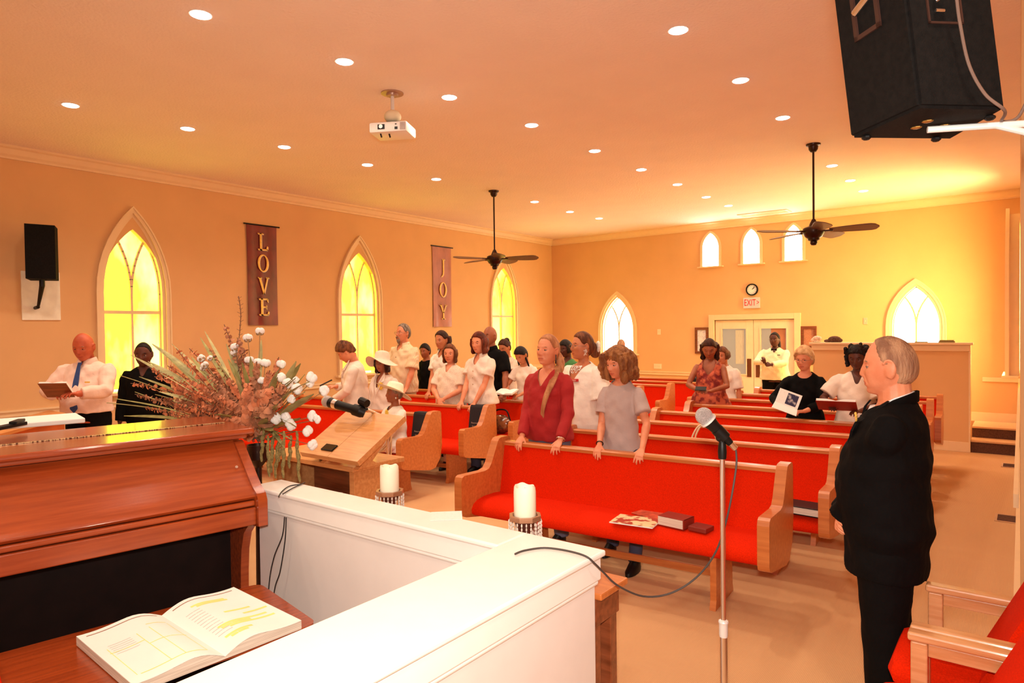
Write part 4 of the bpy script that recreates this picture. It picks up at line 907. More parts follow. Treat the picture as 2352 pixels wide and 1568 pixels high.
EU = [(515, 745, .0), (435, 800, .05), (405, 800, -.1), (545, 775, 0), (345, 845, 0), (300, 880, .05), (310, 905, -.15), (355, 865, -.18), (330, 935, -.1), (365, 915, -.24), (420, 880, -.25), (455, 930, -.3), (475, 860, -.25), (620, 850, -.1), (640, 820, .05), (590, 830, -.15), (560, 840, -.2), (500, 910, -.3), (600, 900, -.3), (660, 880, -.1), (530, 960, -.25), (560, 800, .1), (640, 905, -.2), (385, 840, .1), (480, 800, .1), (440, 900, -.28), (400, 930, -.25), (610, 930, -.25), (570, 880, -.3), (520, 870, -.3), (465, 895, -.3), (390, 890, -.25)]
for i, (u, v, dy) in enumerate(EU): euc(FP(u, v, dy), r0=.022 + .010 * rnd.random(), nleaf=20, m1=M_EUC if i % 3 else M_EUC2, sag=.02)
for i in range(26):   # shorter sprigs that fill the heart of the bunch
    a = rnd.uniform(0, 2 * PI); q = math.sqrt(rnd.random()); tipf = FP(510 + 150 * q * math.cos(a), 905 + 48 * q * math.sin(a), rnd.uniform(-.28, .05))
    euc(tipf, hub.lerp(tipf, .45), .026, 9, M_EUC if i % 2 else M_EUC2, .01)
def blade(tip, wd, base=hub, m1=None, start=.35, sag=.05):
    tip = Vector(tip); d = (tip - base); side = d.cross(Vector((0, 0, 1))).normalized() * wd; n = 8; V = []; 
    tilt = Vector((0, 0, wd * rnd.uniform(-.6, .6)))
    for i in range(n + 1):
        t = i / n; s = start + (1 - start) * t; p = base.lerp(tip, s) + Vector((0, 0, sag * math.sin(s * PI))); k = math.sin(PI * min(.98, t * .9 + .08)) ** .7
        V += [p - (side + tilt) * k, p + Vector((0, 0, .004)), p + (side + tilt) * k, p - Vector((0, 0, .003))]
    f = []
    for i in range(n):
        q = 4 * i
        for j in range(4): f.append((q + j, q + (j + 1) % 4, q + 4 + (j + 1) % 4, q + 4 + j))
    m = MB().add(V, f); m.tube([base, base.lerp(tip, start + .05) + Vector((0, 0, sag * math.sin((start + .05) * PI)))], .003, 5)
    return m.obj('leaf', m1 or M_LEAF, fa)
LE = [(275, 862, 0), (262, 915, -.1), (245, 925, -.1), (285, 955, -.15), (300, 815, .1), (320, 865, .0), (395, 790, .1), (460, 775, .1), (470, 760, .15), (690, 835, .05), (680, 830, 0), (700, 860, .0), (600, 780, .1), (575, 820, -.1), (520, 790, 0), (610, 960, -.3), (650, 930, -.2), (700, 900, -.1), (720, 905, .0), (690, 960, -.1), (340, 830, .05), (375, 810, .05), (350, 790, .1), (440, 820, -.1), (500, 830, -.15), (560, 880, -.25), (590, 960, -.28), (420, 870, -.25), (680, 980, -.15), (640, 1000, -.2), (670, 1010, -.2), (625, 990, -.25), (655, 1030, -.2), (450, 845, -.2), (480, 950, -.25), (310, 900, -.05), (540, 860, -.3)]
for i, (u, v, dy) in enumerate(LE):
    L_ = FP(u, v, dy); base = hub if v < 965 else hub + Vector((.12, -.05, .08)); blade(L_, rnd.uniform(.010, .022) if u < 500 else rnd.uniform(.016, .032), base, M_LEAF if i % 2 else M_LEAF2, .40 if v < 965 else .2, rnd.uniform(0, .06))
for i in range(34):
    a = rnd.uniform(0, 2 * PI); q = math.sqrt(rnd.uniform(.25, 1)); L_ = FP(530 + 190 * q * math.cos(a), 895 + 75 * q * math.sin(a), rnd.uniform(-.3, .05)); blade(L_, rnd.uniform(.010, .026), hub, M_LEAF if i % 3 else M_LEAF2, .45, rnd.uniform(0, .08))
def cotton(u, v, dy, r=.030, base=hub):
    p = FP(u, v, dy); m = MB(); d = (p - base).normalized()
    m.tube([base, base.lerp(p, .6) + Vector((0, 0, .02)), p - d * r], .0028, 5, mi=1)
    for k in range(4):
        a = 2 * PI * k / 4 + rnd.random(); uu = d.orthogonal().normalized(); ww = d.cross(uu)
        m.ball(p + (uu * math.cos(a) + ww * math.sin(a)) * r * .42, (r * .72, r * .72, r * .78), 10)
    for k in range(5):
        a = 2 * PI * k / 5; uu = d.orthogonal().normalized(); ww = d.cross(uu); q = p + (uu * math.cos(a) + ww * math.sin(a)) * r * .75 - d * r * .6
        leaf_disc(m, q, (uu * math.cos(a) + ww * math.sin(a)) - d * .3, r * .42, 1)
    return m.obj('cotton_boll', [M_COT, M_HUSK], fa, smooth=True)
CO = [(597, 760, .05, .031), (569, 775, .05, .032), (540, 797, 0, .033), (538, 810, 0, .026), (572, 826, -.05, .03), (592, 830, -.05, .026), (610, 833, -.02, .032), (646, 836, 0, .03), (600, 873, -.1, .024), (645, 866, -.05, .032), (661, 880, -.08, .032), (682, 893, -.08, .034), (716, 866, 0, .034), (712, 880, 0, .026), (745, 897, 0, .032), (669, 916, -.1, .026), (634, 961, -.15, .034), (656, 958, -.12, .03), (668, 975, -.12, .034), (718, 955, -.05, .032), (728, 963, -.05, .024), (707, 990, -.05, .032), (718, 1021, -.05, .031), (462, 822, -.1, .028), (470, 838, -.1, .026), (482, 822, -.05, .02), (466, 845, -.1, .02), (680, 872, 0, .022)]
for u, v, dy, r in CO: cotton(u, v, dy, r)
def twig(P_, r=.004, hairs=True):
    m = MB().tube(P_, r, 6)
    if hairs:
        for i in range(1, len(P_) - 1):
            for s in (-1, 1): m.tube([P_[i], P_[i] + Vector((s * .03, rnd.uniform(-.01, .01), .012))], .0015, 4)
    m.obj('twig', M_STEMM, fa)
twig(smooth_path([hub, FP(545, 830, 0), FP(550, 770, .02), FP(553, 720, .02), FP(548, 680, .02)], 5), .0035)
for (u0, v0, u1, v1, dy) in ((640, 1000, 632, 1098, -.15), (652, 990, 650, 1098, -.18), (628, 990, 622, 1085, -.16), (615, 1000, 618, 1095, -.2), (668, 1000, 664, 1075, -.12), (681, 990, 688, 1108, -.10), (605, 985, 600, 1060, -.15), (645, 1010, 640, 1060, -.1)):
    A, B = FP(u0, v0, dy), FP(u1, v1, dy); m = MB(); pth = [A.lerp(B, i / 14) + Vector((.006 * math.sin(i), 0, 0)) for i in range(15)]
    m.tube([hub + Vector((.1, 0, 0)), A], .003, 5)
    m.tube(pth, [.012 * (1 - .5 * abs(i / 7 - 1) ** 2) * (1 + .25 * math.sin(i * 2.1)) for i in range(15)], 8)
    m.obj('hanging_amaranth', M_AMA, fa, smooth=True)
# ------------------------------------------------------------------ people
def sstep(a, b, x): t = np.clip((x - a) / (b - a), 0, 1); return t * t * (3 - 2 * t)
G = lambda x, s: np.exp(-(x / s) ** 2)
def head_base(D, jaw=1.0):
    """D: unit directions (n,3), front is -y. Returns skull points, about 0.236 high"""
    x, y, z = D[:, 0], D[:, 1], D[:, 2]
    low = np.clip(-z, 0, 1)
    ax = .0765 * (1 - .20 * low ** 1.6 * jaw) ; ayf = .093; ayb = .102
    P = np.stack([x * ax, np.where(y < 0, y * ayf, y * ayb), z * .118], 1)
    P[:, 1] = np.where(y > 0, P[:, 1] * (1 - .42 * sstep(.25, .95, low)), P[:, 1] * (1 - .06 * low))
    P[:, 1] = np.where(y < 0, P[:, 1] * np.minimum(1.75, (1 - np.minimum(low, .985) ** 2) ** -.30), P[:, 1]); P[:, 0] *= np.minimum(1.35, (1 - np.minimum(low, .985) ** 2) ** -.14)
    P[:, 0] *= 1 - .06 * sstep(.4, 1, z)
    q = sstep(.35, 1.0, -y) ; P[:, 1] += q * .006      # flatter face
    P[:, 0] *= 1 + .07 * q * (low > 0)
    return P
def dirs(nt=44, npn=64):
    th = np.linspace(0, PI, nt + 2)[1:-1]; k = np.linspace(0, 1, npn, endpoint=False)
    ph = 2 * PI * k - .42 * np.sin(2 * PI * k)      # denser at the front (phi = 0)
    T, Pn = np.meshgrid(th, ph, indexing='ij')
    D = np.stack([np.sin(T) * np.sin(Pn), -np.sin(T) * np.cos(Pn), np.cos(T)], -1).reshape(-1, 3)
    D = np.vstack([[0, 0, 1], D, [0, 0, -1]])
    f = [(0, 1 + j, 1 + (j + 1) % npn) for j in range(npn)]
    f += [(1 + i * npn + j, 1 + (i + 1) * npn + j, 1 + (i + 1) * npn + (j + 1) % npn, 1 + i * npn + (j + 1) % npn) for i in range(nt - 1) for j in range(npn)]
    L = len(D) - 1; f += [(L, 1 + (nt - 1) * npn + (j + 1) % npn, 1 + (nt - 1) * npn + j) for j in range(npn)]
    return D, f
HD, HF = dirs()
def head_skin(sp):
    P = head_base(HD, sp.get('jaw', 1)); x, y, z = P[:, 0].copy(), P[:, 1], P[:, 2]; fr = sstep(.02, .05, -y); ax = np.abs(x)
    sag = sp.get('age', 0)
    d = .025 * sp.get('nose', 1) * G(x, .0125) * np.where(z > -.034, np.clip((.016 - z) / .05, 0, 1) ** .9, np.clip(1 - (-.034 - z) / .013, 0, 1))
    d += .008 * G(ax - .014, .007) * G(z + .036, .009)
    d -= .0115 * G(ax - .031, .017) * G(z - .001, .013)
    d += .0045 * G(ax - .028, .024) * G(z - .022, .008)
    d += .005 * G(ax - .045, .020) * G(z + .024, .018)
    d += .008 * G(x, .030) * G(z + .066, .018) + .003 * G(x, .02) * (G(z + .0605, .004) + G(z + .0725, .0045))
    d -= .0055 * G(x, .024) * G(z + .0665, .0025)
    d += .010 * G(x, .022) * G(z + .103, .014) - .004 * G(x, .022) * G(z + .085, .006)
    d += .0016 * sag * np.sin(z * 520) * sstep(.045, .06, z) * G(x, .05)
    d -= .0045 * sag * G(ax - .026 - (-.04 - z) * .25, .005) * sstep(.075, .06, -z) * sstep(.03, .04, -z)
    P[:, 1] -= d * fr
    P[:, 0] += np.sign(x) * .004 * sag * G(z + .07, .02) * fr
    return P
def eye_y(x0, sp):
    P = head_skin(sp); k = np.argmin((P[:, 0] - x0) ** 2 + (P[:, 2] - .001) ** 2 + (P[:, 1] > 0) * 1); return P[k, 1]
def hair_cap(t, front=.066, side=.0, nape=-.085, ears=-.015, puff=0, rough=0, part=0):
    P = head_base(HD); x, y, z = P[:, 0], P[:, 1], P[:, 2]
    phi = np.abs(np.arctan2(HD[:, 0], -HD[:, 1])) / PI * 180
    zl = np.interp(phi, [0, 32, 55, 72, 84, 104, 118, 180], [front, front - .002, front - .016, .022 + side, ears + .01, ears + .008, nape + .02, nape])
    k = sstep(-.004, .007, z - zl); tt = t * (1 + puff * np.clip(HD[:, 2], 0, 1)) * np.interp(phi, [0, 60, 180], [.85, 1, 1.1])
    if rough: tt = tt + rough * np.array([noise.noise(Vector(p) * 45) for p in P])
    Nn = HD / np.linalg.norm(HD, axis=1)[:, None]
    return P + Nn * (k * tt - (1 - k) * .014)[:, None]
def curtain(m, a0, ztop, zbot, thick=.016, out=.006, flare=0, a1=None, wav=0, n=26, k=14, mi=0, front_drop=0):
    """hair falling round the head from angle a0 (0 = face) to its mirror; degrees"""
    a1 = a1 if a1 is not None else 360 - a0; I = []; O = []
    for i in range(k + 1):
        t = i / k
        for j in range(n + 1):
            u = j / n; a = math.radians(a0 + (a1 - a0) * u); zb = zbot - front_drop * abs(u * 2 - 1) ** 2; z = ztop + (zb - ztop) * t
            zz = max(z, -.055); D = np.array([[math.sin(a), -math.cos(a), zz / .118]]); r2 = max(.05, 1 - D[0, 2] ** 2)
            D[0, :2] *= math.sqrt(r2); b = head_base(D / np.linalg.norm(D))[0]; rad = max(math.hypot(b[0], b[1]), .062)
            sc_ = 1 + flare * t; w = wav * math.sin(t * 14 + j * 1.3)
            e = 1 - (1 - min(1, (1 - t) * 6)) ** 2 * .7
            I.append((math.sin(a) * (rad + out) * sc_, -math.cos(a) * (rad + out) * sc_, z)); ro = (rad + out + thick * e + w) * sc_
            O.append((math.sin(a) * ro, -math.cos(a) * ro, z))
    V = I + O; q = len(I); f = []; w = n + 1
    for i in range(k):
        for j in range(n): a = i * w + j; f += [(a, a + w, a + w + 1, a + 1), (q + a, q + a + 1, q + a + w + 1, q + a + w)]
    for i in range(k):
        for j in (0, n): a = i * w + j; f.append((a, q + a, q + a + w, a + w))
    for j in range(n):
        for i in (0, k): a = i * w + j; f.append((a, a + 1, q + a + 1, q + a))
    m.add(V, f, mi)
def ik(S, T, l1, l2, hint):
    S, T = Vector(S), Vector(T); d = T - S; L = min(d.length, (l1 + l2) * .995); d = d.normalized(); a = (l1 * l1 - l2 * l2 + L * L) / (2 * L); h = math.sqrt(max(0, l1 * l1 - a * a))
    hv = Vector(hint); hv = (hv - d * hv.dot(d)).normalized(); return S + d * a + hv * h, S + d * L
def hand(m, Wp, dr, nr, side, curl=.35, spread=.12, thumb=.7, sc=1.0):
    """Wp wrist, dr finger direction, nr back-of-hand normal, side +1 = thumb towards dr x nr"""
    d = Vector(dr).normalized(); n = Vector(nr); n = (n - d * n.dot(d)).normalized(); a = d.cross(n) * side
    W0 = Vector(Wp); k = 8
    V = []; secs = [(-.012, .024, .019), (.012, .029, .019), (.045, .039, .0155), (.078, .041, .0125), (.090, .036, .010)]
    for (t, w, h) in secs:
        for j in range(12):
            g = 2 * PI * j / 12; V.append(W0 + d * t * sc + a * math.cos(g) * w * sc + n * math.sin(g) * h * sc)
    f = [(i * 12 + j, i * 12 + (j + 1) % 12, (i + 1) * 12 + (j + 1) % 12, (i + 1) * 12 + j) for i in range(4) for j in range(12)] + [tuple(range(11, -1, -1)), tuple(range(48, 60))]
    m.add(V, f)
    for i, (o, L_, r) in enumerate(((.029, .070, .0090), (.010, .078, .0092), (-.010, .072, .0088), (-.028, .057, .0078))):
        b = W0 + (d * (.078 - .004 * abs(i - 1)) + a * o) * sc; dd = (d + a * (1.5 - i) * spread).normalized(); nn = n; P = [b - dd * .02 * sc, b]; c = curl * (.7 + .18 * i)
        for ph, l in enumerate((.45, .30, .25)):
            dd = (dd * math.cos(c) - nn * math.sin(c)).normalized(); nn = dd.cross(a * side * -1).normalized() if False else (nn * math.cos(c) + (nn.cross(dd)).cross(nn) * 0 + dd * 0 + nn * 0)
            nn = (n - dd * n.dot(dd)).normalized() if abs(n.dot(dd)) < .95 else d * -1
            P.append(P[-1] + dd * L_ * l * sc)
        P.append(P[-1] + dd * .004 * sc)
        m.tube(P, [r * sc, r * sc, r * .97 * sc, r * .9 * sc, r * .78 * sc, r * .35 * sc], 8)
    b = W0 + (d * .022 + a * .026) * sc; t1 = (d * .75 + a * thumb - n * .25).normalized(); t2 = (d * 1.0 + a * thumb * .35 - n * .35).normalized()
    P = [b - t1 * .012 * sc, b + t1 * .022 * sc, b + t1 * .048 * sc, b + t1 * .048 * sc + t2 * .030 * sc, b + t1 * .048 * sc + t2 * .034 * sc]
    m.tube(P, [.013 * sc, .0125 * sc, .0105 * sc, .0085 * sc, .004 * sc], 8)
def remeshed(m, voxel, name, mats, iters=2):
    me = bpy.data.meshes.new('tmp'); me.from_pydata(m.v, [], m.f)
    bm = bmesh.new(); bm.from_mesh(me); bmesh.ops.triangulate(bm, faces=[f for f in bm.faces if len(f.verts) > 4]); bmesh.ops.recalc_face_normals(bm, faces=bm.faces); bm.to_mesh(me); bm.free()
    o = bpy.data.objects.new('tmp', me); COL.objects.link(o)
    md = o.modifiers.new('r', 'REMESH'); md.mode = 'VOXEL'; md.voxel_size = voxel; md.adaptivity = 0
    if iters: sm = o.modifiers.new('s', 'SMOOTH'); sm.factor = .5; sm.iterations = iters
    r = evaluated(o, name); bpy.data.objects.remove(o); bpy.data.meshes.remove(me)
    r.materials.clear()
    for q in mats: r.materials.append(q)
    r.polygons.foreach_set('use_smooth', [True] * len(r.polygons)); return r
def coords(me): a = np.empty(len(me.vertices) * 3, 'f'); me.vertices.foreach_get('co', a); return a.reshape(-1, 3)
def setco(me, a): me.vertices.foreach_set('co', np.ascontiguousarray(a, 'f').ravel()); me.update()
def wrinkle(me, amp, sc_=(7, 7, 3)):
    if amp <= 0: return
    a = coords(me); nr = np.empty(len(a) * 3, 'f'); me.vertices.foreach_get('normal', nr); nr = nr.reshape(-1, 3)
    x, y, z = a.T
    w = np.sin(x * sc_[0] * 6 + z * 9 + 2 * np.sin(z * 17 + y * 11)) * .5 + np.sin(z * sc_[2] * 14 + x * 15 + 1.7 * np.sin(x * 23 + y * 9)) * .6 + .35 * np.sin(x * 41 - z * 47 + 2 * np.sin(y * 31))
    setco(me, a + nr * (amp * w)[:, None])
def cut_faces(me, keep):
    bm = bmesh.new(); bm.from_mesh(me); bad = [v for v in bm.verts if not keep(v.co)]; bmesh.ops.delete(bm, geom=bad, context='VERTS'); bm.to_mesh(me); bm.free(); me.update()
def soften_rim(me, it=14):
    bm = bmesh.new(); bm.from_mesh(me); bs = [v for v in bm.verts if v.is_boundary]
    for _ in range(it):
        new = []
        for v in bs:
            nb = [e.other_vert(v).co for e in v.link_edges if e.is_boundary]
            new.append(v.co.lerp(sum(nb, Vector()) / len(nb), .5) if len(nb) == 2 else v.co.copy())
        for v, c in zip(bs, new): v.co = c
    bm.to_mesh(me); bm.free(); me.update()
TORSO_M = [(.80, .150, .100, .008), (.88, .168, .115, .008), (.95, .166, .113, .002), (1.03, .152, .104, -.004), (1.12, .150, .102, -.006), (1.22, .164, .110, -.004), (1.31, .176, .112, .002), (1.37, .172, .098, .008), (1.415, .128, .078, .014), (1.445, .075, .062, .016), (1.475, .058, .056, .012)]
TORSO_F = [(.80, .158, .108, .008), (.88, .178, .120, .010), (.95, .168, .112, .004), (1.03, .140, .098, -.002), (1.12, .134, .094, -.004), (1.22, .148, .102, -.004), (1.31, .156, .102, .002), (1.37, .150, .090, .008), (1.415, .112, .072, .014), (1.445, .066, .054, .016), (1.475, .049, .049, .012)]
def torso_rings(sp, off=0, z0=.8, z1=1.5, belly=0, flare=0, loose=0):
    R = TORSO_F if sp['sex'] == 'f' else TORSO_M; w, dp = sp.get('w', 1), sp.get('d', sp.get('w', 1)); bl = sp.get('belly', 0); out = []
    zs = np.array([r[0] for r in R]); 
    for z in np.arange(z0, z1 + .001, .03):
        rx, ry, yc = (np.interp(z, zs, [r[i] for r in R]) for i in (1, 2, 3)); k = float(sstep(1.47, 1.38, z)); wx = 1 + (w - 1) * k; wy = 1 + (dp - 1) * k
        b = bl * float(np.exp(-((z - 1.06) / .13) ** 2)); fl = flare * max(0, (1.15 - z)); lo = loose * float(sstep(1.35, 1.15, z))
        if off and z > 1.40: o_ = off * .8
        else: o_ = off
        out.append((0, yc - b * .6, z, rx * wx + o_ + fl + lo * .8 + b * .3, ry * wy + o_ + fl * .8 + lo + b * .7))
    return out
SK = {}
def skin(tone, tag_=''):
    cols = {'light': ((.88, .36, .20), (.74, .24, .115)), 'tan': ((.72, .27, .125), (.56, .18, .075)), 'mid': ((.44, .14, .062), (.33, .09, .038)), 'dark': ((.14, .035, .017), (.09, .022, .011)), 'red': ((.66, .15, .06), (.50, .085, .035))}
    c, d = cols[tone]
    return mat('skin_' + tone, c, .48, 0, 0, 9, .15, 220, 0, .4, (1, 1, 1), 0, d, (.35, .7)), mat('lips_' + tone, (c[0] * .68, c[1] * .42, c[2] * .42), .4)
HAIRC = {'grey': ((.42, .28, .19), (.20, .12, .08)), 'brown': ((.24, .075, .026), (.09, .026, .010)), 'auburn': ((.20, .030, .010), (.07, .010, .005)), 'black': ((.022, .012, .010), (.008, .005, .005)), 'blonde': ((.85, .52, .26), (.60, .30, .12)), 'dkbrown': ((.085, .025, .014), (.03, .012, .008)), 'strawb': ((.62, .27, .12), (.40, .14, .055)), 'puff': ((.42, .17, .055), (.20, .065, .022)), 'thin': ((.55, .30, .17), (.30, .14, .08)), 'salt': ((.40, .30, .24), (.12, .08, .06))}
def hairmat(n): a, b = HAIRC[n]; return mat('hair_' + n, a, .5, 0, 0, 26, .8, 140, 0, .18, (1, 1, .16), 0, b, (.38, .62))
def cloth(name, col, rough=.85, **k): return mat('cloth_' + name, col, rough, var=.06, scale=7, bump=.6, bscale=16, **k)
EYEW = mat('eye_white', (.32, .22, .18), .35); EYEI = mat('eye_iris', (.03, .015, .01), .15)
def person(label, pos, rotz, H_, sp, voxel=.007):
    """pos: (X,Y) on the floor; H_: standing height; sp: spec"""
    s = H_ / 1.72; sit = sp.get('sit'); root = thing('person', label, 'person', (pos[0], pos[1], sp.get('z', 0)), rotz, sp.get('group'))
    inv = (Matrix.Translation(root.location) @ Matrix.Rotation(rotz, 4, 'Z') @ Matrix.Scale(s, 4)).inverted()
    SM = Matrix.Scale(s, 4)
    f_ = sp['sex'] == 'f'; w = sp.get('w', 1); msk, mlip = skin(sp['skin'])
    drop = sp.get('drop', 0.0)      # sitting lowers the trunk
    fwd = sp.get('lean', 0.0)
    T0 = Matrix.Translation((0, 0, -drop)) @ Matrix.Translation((0, 0, .92)) @ Matrix.Rotation(fwd, 4, 'X') @ Matrix.Translation((0, 0, -.92))
    yaw, pitch, tilt = sp.get('head', (0, 0, 0))
    hs = sp.get('hs', 1.0) * 1.06
    HT = T0 @ Matrix.Translation((0, .004, 1.475)) @ Matrix.Rotation(yaw, 4, 'Z') @ Matrix.Rotation(pitch, 4, 'X') @ Matrix.Rotation(tilt, 4, 'Y') @ Matrix.Translation((0, -.018, .128)) @ Matrix.Scale(hs, 4)
    body = MB(); n0 = 0
    body.loft(torso_rings(sp, 0, .82, 1.475), 24)
    nk = .050 if f_ else .060; nk *= sp.get('neck', 1)
    body.tube([(0, .022, 1.38), (0, .016, 1.45), (0, .010, 1.50), (0, .004, 1.56)], [nk * 1.35, nk * 1.08, nk, nk * .98], 14)
    body.xf(T0, n0); n0 = len(body.v)
    hp = head_skin(sp); body.add(hp, HF)
    for q in (-1, 1):
        ek = sp.get('ear', 1); body.ball((q * .079, .010, -.008), (.0065, .018 * ek, .030 * ek), 10, rot=Matrix.Rotation(q * -.35, 3, 'Z'))
        body.tube([(q * (.081 + .006 * math.sin(t)), .008 + ek * .019 * math.cos(t) , -.008 + ek * .031 * math.sin(t)) for t in np.linspace(-1.3, 2.6, 12)], .0045, 6); body.ball((q * .074, .004, -.014), (.010, .010, .018), 8)
    body.xf(HT, n0)
    # arms
    sw = .156 * (1 + (w - 1) * .75) if f_ else .178 * (1 + (w - 1) * .75); arms = []
    ar = sp.get('arm', 1.0) * (1 if not f_ else .88) * (1 + (w - 1) * .5)
    for q, key in ((1, 'L'), (-1, 'R')):
        tg, hint, hd, hn, curl = sp.get('hand' + key, ((q * .26, -.06, .80), (q * .4, 1, 0), (0, -.15, -1), (q, 0, 0), .35))
        S = T0 @ Vector((q * sw, .012, 1.362))
        if isinstance(tg, tuple) and tg[0] == 'w':
            T = inv @ Vector(tg[1])
        else: T = Vector(tg) - Vector((0, 0, drop))
        if hd and hd[0] == 'w': hd = (inv.to_3x3() @ Vector(hd[1])); 
        Eb, Wr = ik(S, T, .285, .255, hint); arms.append((q, S, Eb, Wr))
        body.tube([S + (S - Eb).normalized() * .012, S.lerp(Eb, .12), S.lerp(Eb, .5), Eb.lerp(S, .1), Eb, Eb.lerp(Wr, .2), Eb.lerp(Wr, .6), Wr], [.036 * ar, .050 * ar, .047 * ar, .040 * ar, .039 * ar, .043 * ar, .034 * ar, .026 * ar], 12)
        if not sp.get('nohands'):
            hdv = Vector(hd); hnv = Vector(hn); a = hdv.normalized().cross(hnv)
            hand(body, Wr, hdv, hnv, q * sp.get('tsgn' + key, 1), curl, sc=(.98 if not f_ else .90), spread=sp.get('spread', .12))
    if sp.get('legs_bare') or sit: pass
    body.xf(SM)
    me = remeshed(body, voxel, 'body', [msk, mlip])
    # lips by place on the head
    Hi = (SM @ HT).inverted(); a = coords(me); M_ = np.array(Hi); L = a @ M_[:3, :3].T + M_[:3, 3]
    np_ = len(me.polygons); cen = np.empty(np_ * 3, 'f'); me.polygons.foreach_get('center', cen); cen = cen.reshape(-1, 3); C = cen @ M_[:3, :3].T + M_[:3, 3]
    lip = (np.abs(C[:, 0]) < .026 * (1 - ((C[:, 2] + .0665) / .011) ** 2 * .9)) & (np.abs(C[:, 2] + .0665) < .0068) & (C[:, 1] < -.06)
    me.polygons.foreach_set('material_index', lip.astype(np.int32)); me.update()
    ob = bpy.data.objects.new('body', me); COL.objects.link(ob); ob.parent = root
    def child(name, m, mats, T=None, smooth=True, angle=60, parent=None):
        if T is not None: m.xf(T)
        m.xf(SM); return m.obj(name, mats, parent or root, smooth, angle)
    # eyes and brows
    if not sp.get('noface'):
        hc = hairmat(sp.get('brow', sp['hair'][0] if sp.get('hair') else 'black'))
        for q in (-1, 1):
            ye = eye_y(q * .031, sp) + .0055; m = MB()
            m.ball((q * .031, ye - .001, .001), (.0160, .0115, .0118), 14)
            m.ball((q * .031 + sp.get('gaze', 0), ye - .0045, .001), (.0090, .0094, .0090), 10, mi=1)
            child('eye', m, [EYEW, EYEI], HT)
            m = MB(); m.ball((q * .031, ye - .0002, .0065 if sp.get('lids') != 'down' else .003), (.0178, .0130, .0068 if sp.get('lids') != 'down' else .0115), 12)
            child('eyelid', m, msk, HT)
            m = MB(); yb = ye - .0085; m.tube([(q * .014, yb - .004, .019), (q * .028, yb - .0055, .0235), (q * .041, yb - .0005, .0225), (q * .049, yb + .009, .017)], [.0030, .0046, .0038, .0014], 6)
            child('eyebrow', m, hc, HT)
    # hair
    hr = sp.get('hair')
    if hr:
        colr, style = hr[0], hr[1]; m = MB(); kw = hr[2] if len(hr) > 2 else {}
        if style != 'none': m.add(hair_cap(**{**dict(t=.010), **kw}), HF)
        if style == 'bob': curtain(m, 58, .05, sp.get('hlen', -.125), .020, .004, .05, wav=.002)
        if style == 'long': curtain(m, 66, .05, sp.get('hlen', -.20), .018, .004, .10, wav=.003, front_drop=.02)
        if style == 'curlyback':
            curtain(m, 105, .04, -.17, .035, .004, .10, wav=.006)
        if style == 'pony':
            m.ball((0, .108, .01), (.03, .03, .035), 10)
            m.tube(smooth_path([(0, .105, .02), (.01, .135, -.02), (.02, .13, -.10), (.03, .11, -.20)], 5), [.028] * 8 + [.03] * 4 + [.024] * 3 + [.008], 10)
        if style == 'longpony':
            m.tube(smooth_path([(0, .08, -.02), (.03, .105, -.06), (.07, .08, -.12), (.085, .02, -.20)], 5), [.036, .036, .036, .038, .036, .036, .035, .034, .034, .032, .03, .03, .028, .026, .022, .018], 12)
        if style == 'bun': m.ball((0, .09, .075), (.045, .045, .042), 12); m.ball((0, .10, .03), (.05, .03, .05), 12)
        if style == 'lowbun': m.ball((0, .125, -.055), (.045, .045, .045), 12); m.ball((0, .10, -.02), (.05, .04, .06), 12)
        if style == 'braids':
            for q in (-1, 1):
                for i in range(14): t = i / 13; m.ball((q * (.072 + .012 * math.sin(t * 3)), -.01 - .045 * t, -.04 - .24 * t), (.017 * (1 - .4 * t), .017 * (1 - .4 * t), .014), 8)
        if style == 'puff':
            curtain(m, 52, .09, -.15, .062, .0, .10, wav=.006, front_drop=-.02, n=34)
            r_ = random.Random(3)
            for i in range(60):
                a = math.radians(58 + r_.random() * 244); z = -.12 + .19 * r_.random(); rr = .112 + .022 * r_.random() - .22 * max(0, z) ** 1.1
                m.ball((math.sin(a) * rr, -math.cos(a) * rr, z), (.034, .034, .040), 8)
            m.ball((0, .02, .06), (.105, .105, .085), 16)
        if style == 'curls':
            r_ = random.Random(5)
            for i in range(90):
                a = math.radians(75 + r_.random() * 210); z = -.10 + .20 * r_.random(); rr = .095 + .01 * r_.random()
                m.ball((math.sin(a) * rr * .95, -math.cos(a) * rr, z), (.02,) * 3, 8)
        if style == 'goatee': pass
        if m.v:
            if style in ('puff', 'curls'):
                m.xf(HT); m.xf(SM); me2 = remeshed(m, voxel * .9, 'hair', [hairmat(colr)], 3)
                a_ = coords(me2); nr = np.empty(len(a_) * 3, 'f'); me2.vertices.foreach_get('normal', nr); nr = nr.reshape(-1, 3)
                setco(me2, a_ + nr * np.array([.007 * noise.noise(Vector((q[0], q[1], q[2] * .6)) * 30) + .005 * noise.noise(Vector((q[0], q[1], q[2] * .5)) * 90) for q in a_])[:, None]); o = bpy.data.objects.new('hair', me2); COL.objects.link(o); o.parent = root
            else: child('hair', m, hairmat(colr), HT, angle=80)
    if sp.get('beard'):
        m = MB(); m.ball((0, -.066, -.102), (.030, .022, .022), 12); m.ball((0, -.064, -.118), (.020, .018, .022), 10)
        for q in (-1, 1): m.tube([(q * .003, -.099, -.054), (q * .020, -.091, -.058), (q * .028, -.078, -.070), (q * .028, -.070, -.090)], [.004, .005, .005, .005], 8)
        child('beard', m, hairmat(sp['beard']), HT)
